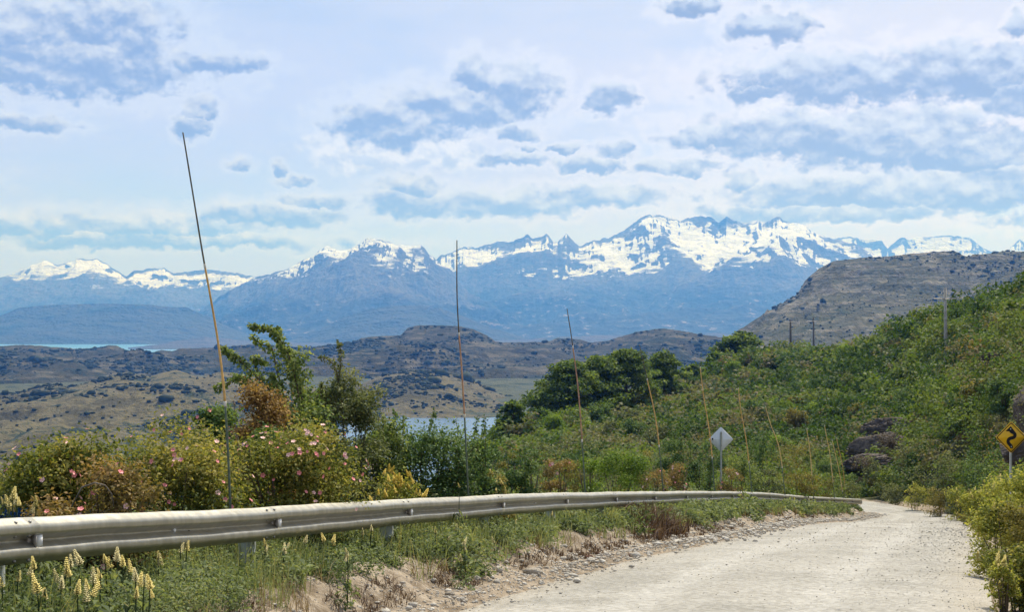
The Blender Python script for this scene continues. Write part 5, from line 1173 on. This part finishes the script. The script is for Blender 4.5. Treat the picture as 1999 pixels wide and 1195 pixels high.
# lupins: individual plants under and behind the rail
def lupins():
    rng = np.random.default_rng(600); protos = []
    for v in range(4):
        L = Leaves(); m = 90; u = unit(rng.normal(size=(m, 3))); u[:,2] = np.abs(u[:,2])
        V, Q = leafset(u*np.array([0.13, 0.13, 0.16])*rng.random((m, 1))**0.4, u, 0.05, rng, 0.4, 0.6); L.add(V, Q, 0.45 + rng.normal(0, 0.2, m))
        o = L.build('foliage', M_weed); protos.append(o.data); bpy.data.objects.remove(o)
    # (px, py of spike centre, distance, height of flower)
    S1 = [(66,1112,9.3),(138,1108,9.4),(130,1122,9.3),(155,1102,9.8),(205,1098,10.0),(196,1130,9.2),(36,1136,8.6),(72,1158,8.4),(88,1168,8.4),(4,1148,8.5),(265,1134,9.4),(293,1150,9.2),(282,1143,9.3),(266,1168,9.0),(215,1110,10.0),(240,1106,10.2),(170,1152,8.8),(182,1140,9.0),(150,1160,8.7),(120,1150,8.8),(310,1090,11),(352,1080,11.3),(365,1076,11.2),(228,1095,10.3),
          (25,975,10.6),(18,990,10.4),(70,990,10.7),(8,985,10.6),(32,985,10.8),(725,1040,15.5),(708,1048,15.3),(650,1064,14.5),(652,1072,14.4),(632,1060,14.6),(560,1090,13.2),(518,1090,13),(518,1082,13.2),(595,1068,14.2),(678,1092,13.2),(555,1100,12.8),
          (908,1018,20),(890,1048,18),(905,1068,17),(908,1078,17),(850,1052,17.4),(874,1058,17),(1005,1032,21),(1077,1024,23.5),(964,1074,18.5),(900,1100,16.2),(896,1020,20.2),(1424,995,42),(1437,997,42),(1480,1010,43),(897,955,19.0)]
    for i, (px, py, D) in enumerate(S1):
        X = (px - CX)/F*D; zg = gz1(X, D); zf = (HY - py)/F*D; hf = max(zf - zg + (0.05 if D < 12 else 0.07), 0.30)
        below = py > 1000 if px < 300 else py > 960
        left = 'pale yellow lupin among the weeds under the near end of the guardrail' if (px < 420 and below) else ('pale yellow lupin standing behind the rail at the left edge' if px < 420 else ('yellow lupin among the weeds under the middle of the guardrail' if px < 1200 and below else ('lone yellow lupin sticking up behind the rail joint' if px < 1000 else 'small yellow lupin below the far part of the rail')))
        grp = 'yellow lupins around the guardrail'
        r = thing('lupin', (X, D, zg), left, 'lupin', grp, rng.random()*6.28)
        f = bpy.data.objects.new('foliage', protos[i % 4]); C.objects.link(f); f.parent = r; s = 0.8 + 0.6*rng.random(); f.scale = (s*1.25, s*1.25, s*max(1.2, hf*3.4))
        bm = MB(); bm.tube([(0, 0, 0), (0.01, 0, hf*0.6), (0, 0, hf)], [0.006, 0.005, 0.004], 6); bm.build('stem', M_weed, r)
        k = 1 if D > 14 else 1 + (rng.random() < 0.45)
        for j in range(k): spike(r, (0.05*j*(1 if rng.random() > .5 else -1), 0.03*j, hf - 0.05 - 0.05*j), rng, 0.065 + 0.045*rng.random(), lup_y if rng.random() < 0.65 else lup_p)
lupins()

# ------------------------------------------------------------------ stones
stone_m = rock_mat('pale_stone', (0.30, 0.255, 0.20), (0.56, 0.51, 0.43), 5.0)
pebble_m = rock_mat('pebble', (0.33, 0.30, 0.255), (0.55, 0.515, 0.455), 1.3)
dark_rock = rock_mat('dark_rock', (0.045, 0.038, 0.033), (0.155, 0.128, 0.108), 2.2)
def pebbles():
    rng = np.random.default_rng(700); n = 11000
    D = 9*np.exp(rng.random(n)*math.log(86/9)); e = rng.normal(0.28, 0.38, n); k = np.array([np.argmin(np.abs(LRd[:310,1] - d)) for d in D])
    X = LRd[k,0] - e*0.95; z, bare, d, w = ground(X, D, True); ok = bare > 0.2; ok &= (D < 88)
    s = 0.006*np.exp(rng.normal(0.4, 0.62, n))*np.clip(D/18, 0.8, 2.0); s = np.minimum(s, 0.075)
    z = np.where(-d - w < 0, z + 0.075, z)
    P3 = np.stack([X, D, z + s*0.18], -1)[ok]; s = s[ok]; m = len(s)
    V, Fa = blobs(P3, s*(0.9+0.7*rng.random(m)), s*(0.8+0.4*rng.random(m)), s*(0.5+0.35*rng.random(m)), rng, 0.22)
    o = mesh_np('pebbles', V, [Fa], pebble_m, None, True); tag(o, 'loose pale pebbles along the left road edge and bank', 'pebbles', None, 'stuff')
    n = 9000; D = 12*np.exp(rng.random(n)*math.log(70/12)); k = np.array([np.argmin(np.abs(LRd[:310,1] - d)) for d in D]); f = np.where(rng.random(n) < 0.6, 1 - np.abs(rng.normal(0, 0.16, n)), rng.random(n)); f = np.clip(f, 0.03, 1.06)
    X = LRd[k,0]*(1-f) + LRd[k,2]*f; zr = LRd[k,4] + 0.05*(1-(2*f-1)**2); s = 0.0034*np.exp(rng.normal(0.2, 0.5, n))*np.clip(D/18, 0.8, 2.0)
    V, Fa = blobs(np.stack([X, D, zr + s*0.15], -1), s*1.2, s, s*0.6, rng, 0.22)
    o = mesh_np('gravel', V, [Fa], pebble_m, None, True); tag(o, 'loose gravel scattered on the road and its right edge', 'gravel', None, 'stuff')
pebbles()
def rock(name, label, cat, group, loc, size, seed, mat, sub=3, rough=0.35, rz=0.0, flat=False):
    v, f = ico2()
    for _ in range(sub - 1):
        vs = [tuple(a) for a in v]; cache = {}; out = []
        def mid(a, b):
            k = (min(a, b), max(a, b))
            if k not in cache:
                p = (np.array(vs[a]) + np.array(vs[b])) / 2; p /= np.linalg.norm(p); cache[k] = len(vs); vs.append(tuple(p))
            return cache[k]
        for a, b, c in f:
            ab, bc, ca = mid(a, b), mid(b, c), mid(c, a); out += [(a, ab, ca), (b, bc, ab), (c, ca, bc), (ab, bc, ca)]
        v, f = np.array(vs), np.array(out)
    n = fbm(v[:,0]*1.3 + seed, v[:,1]*1.3 + v[:,2]*1.7, seed, 5, 0.55, True) + 0.5*fbm(v[:,2]*2.3 + seed*2, v[:,0]*2.1 - v[:,1], seed+5, 4)
    v = v*(1 + rough*(n - n.mean()))[:,None]
    rng = np.random.default_rng(seed)
    if sub >= 4:
        n2 = fbm(v[:,0]*4 + v[:,1]*3 + seed, v[:,2]*6 + v[:,1]*3, seed+9, 6, 0.62, True); n3 = fbm(v[:,0]*13 - v[:,1]*7, v[:,2]*15 + seed, seed+19, 4, 0.6, True); v = v*(1 + 0.42*(n2 - n2.mean()) + 0.16*(n3 - n3.mean()))[:,None]
    for _ in range(5):                                  # knock flat facets off
        d = unit(rng.normal(size=3)); h = v @ d; c = 0.72 + 0.15*rng.random(); v = v - np.outer(np.maximum(h - c, 0)*0.85, d)
    v = v*np.array(size)/2
    o = mesh_np(name, v, [f], mat, None, not flat); o.location = loc; o.rotation_euler = (0, 0, rz); tag(o, label, cat, group); return o
STN = [(1040,1121,0.20,0.12,0.09,'largest pale flat stone on the bank edge'),(1110,1108,0.115,0.09,0.07,'pale rounded stone just right of the largest flat stone'),(1066,1114,0.07,0.07,0.08,'tan upright stone touching the right end of the largest flat stone'),
       (853,1160,0.085,0.07,0.06,'rounded tan stone at the bank foot nearest the camera'),(878,1162,0.09,0.07,0.05,'pale stone right of the nearest rounded tan stone'),(888,1140,0.06,0.05,0.05,'small pale stone above the nearest pair'),
       (1051,1064,0.055,0.05,0.05,'round pale stone up among the weeds'),(1150,1090,0.13,0.10,0.07,'brown shaded stone right of the pale rounded one'),(1165,1084,0.09,0.07,0.06,'reddish stone on the bank beside the brown one'),
       (1230,1088,0.09,0.08,0.06,'dark red stone alone at the road edge'),(905,1172,0.07,0.06,0.05,'tan stone at the road edge near the bottom'),(962,1150,0.06,0.05,0.05,'small pale stone between the near pair and the largest flat stone'),
       (722,1170,0.07,0.06,0.05,'pale stone in the dirt at the bottom left of the bank'),(690,1182,0.06,0.05,0.04,'small stone at the very bottom of the bank'),(780,1165,0.06,0.05,0.04,'pale stone midway along the near bank'),
       (1410,1045,0.14,0.1,0.08,'pale stone at the road edge below the grey sign'),(1455,1036,0.15,0.12,0.10,'pale stone right of the grey sign by the road'),(1530,1026,0.15,0.12,0.08,'dark stone at the road edge below the far rail'),(1612,1020,0.18,0.13,0.1,'brown stone near the far rail end'),
       (1475,1030,0.12,0.10,0.10,'light stone in the pile below the far rail'),(1640,1018,0.2,0.15,0.12,'light stone in the heap left of the rail end'),(1668,1014,0.22,0.16,0.14,'largest stone in the heap at the rail end'),(1690,1015,0.18,0.14,0.1,'last stone of the heap at the rail end'),
       (1340,1062,0.11,0.09,0.06,'pale stone at the road edge below the red stems'),(1310,1070,0.09,0.08,0.06,'small stone left of the one below the red stems'),(1200,1095,0.08,0.06,0.05,'small pale stone left of the dark red stone')]
def on_verge(px, py):
    """distance along the column where the ground meets this row"""
    Ds = np.linspace(8, 95, 700); X = (px - CX)/F*Ds; z = ground(X, Ds); rows = HY - z/Ds*F
    return Ds[np.argmin(np.abs(rows - py))]
red_stone = rock_mat('red_stone', (0.09, 0.045, 0.03), (0.20, 0.11, 0.08), 5.0)
for i, (px, py, a, b, c, lab) in enumerate(STN):
    D = on_verge(px, py); X = (px - CX)/F*D
    m = red_stone if ('red' in lab.split(' stone')[0] or 'brown' in lab.split(' stone')[0] or 'dark' in lab.split(' stone')[0]) else stone_m
    rock('stone', lab, 'stone', 'stones on the roadside bank', (X, D, gz1(X, D) + c*0.22), (a*1.35, b*1.3, c*1.25), 710 + i, m, 2, 0.30, 0.7*i)
# rock outcrops of the cutting
def outcrop(px, py, D, size, seed, label, rz=0.0):
    X = (px - CX)/F*D; rock('rock', label, 'rock', 'dark rocks in the hillside cutting', (X, D, (HY - py)/F*D), size, seed, dark_rock, 5, 0.40, rz, True)
outcrop(1698, 912, 104, (4.6, 5.0, 1.9), 731, 'dark overhanging rock outcrop beside the close pair of poles', 0.4)
outcrop(1720, 884, 110, (3.8, 5.0, 3.0), 732, 'dark rock face in the middle of the outcrop beside the road', 0.9)
outcrop(1742, 852, 117, (4.6, 5.0, 3.0), 733, 'brown rock at the top of the outcrop beside the road', 0.2)
outcrop(2012, 800, 62, (1.1, 2.2, 2.0), 734, 'dark upright rock at the right edge behind the warning sign', 0.1)
outcrop(1992, 880, 54, (1.5, 1.6, 1.2), 735, 'dark low rock at the right edge below the upright rock', 0.5)
outcrop(1940, 700, 98, (1.7, 1.8, 0.9), 736, 'small dark ledge of rock high on the hillside', 0.3)
outcrop(1500, 702, 340, (9.0, 5.0, 1.6), 737, 'pale bare rock strip at the foot of the ridge utility pole', 0.1)

# ------------------------------------------------------------------ air
def haze():
    zmin, zmax = -176.0, 1075.0
    V = [(x, y, z) for x in (-9500, 9500) for y in (-90, 18300) for z in (zmin, zmax)]
    Q = [(0,1,3,2),(4,6,7,5),(0,4,5,1),(2,3,7,6),(0,2,6,4),(1,5,7,3)]
    m = bpy.data.materials.new('air'); m.use_nodes = True; nt = m.node_tree; nt.nodes.clear(); q = NT(nt)
    vol = q.n('ShaderNodeVolumePrincipled'); vol.inputs['Color'].default_value = (0.085, 0.31, 1.0, 1); vol.inputs['Density'].default_value = HAZE
    vol.inputs['Anisotropy'].default_value = 0.3; vol.inputs['Absorption Color'].default_value = (1, 1, 1, 1)
    out = q.n('ShaderNodeOutputMaterial'); nt.links.new(vol.outputs[0], out.inputs['Volume'])
    o = mesh_np('haze', V, [np.array(Q)], m); tag(o, None, 'haze', None, 'stuff'); o.display_type = 'WIRE'
HAZE = 0.000115
haze()
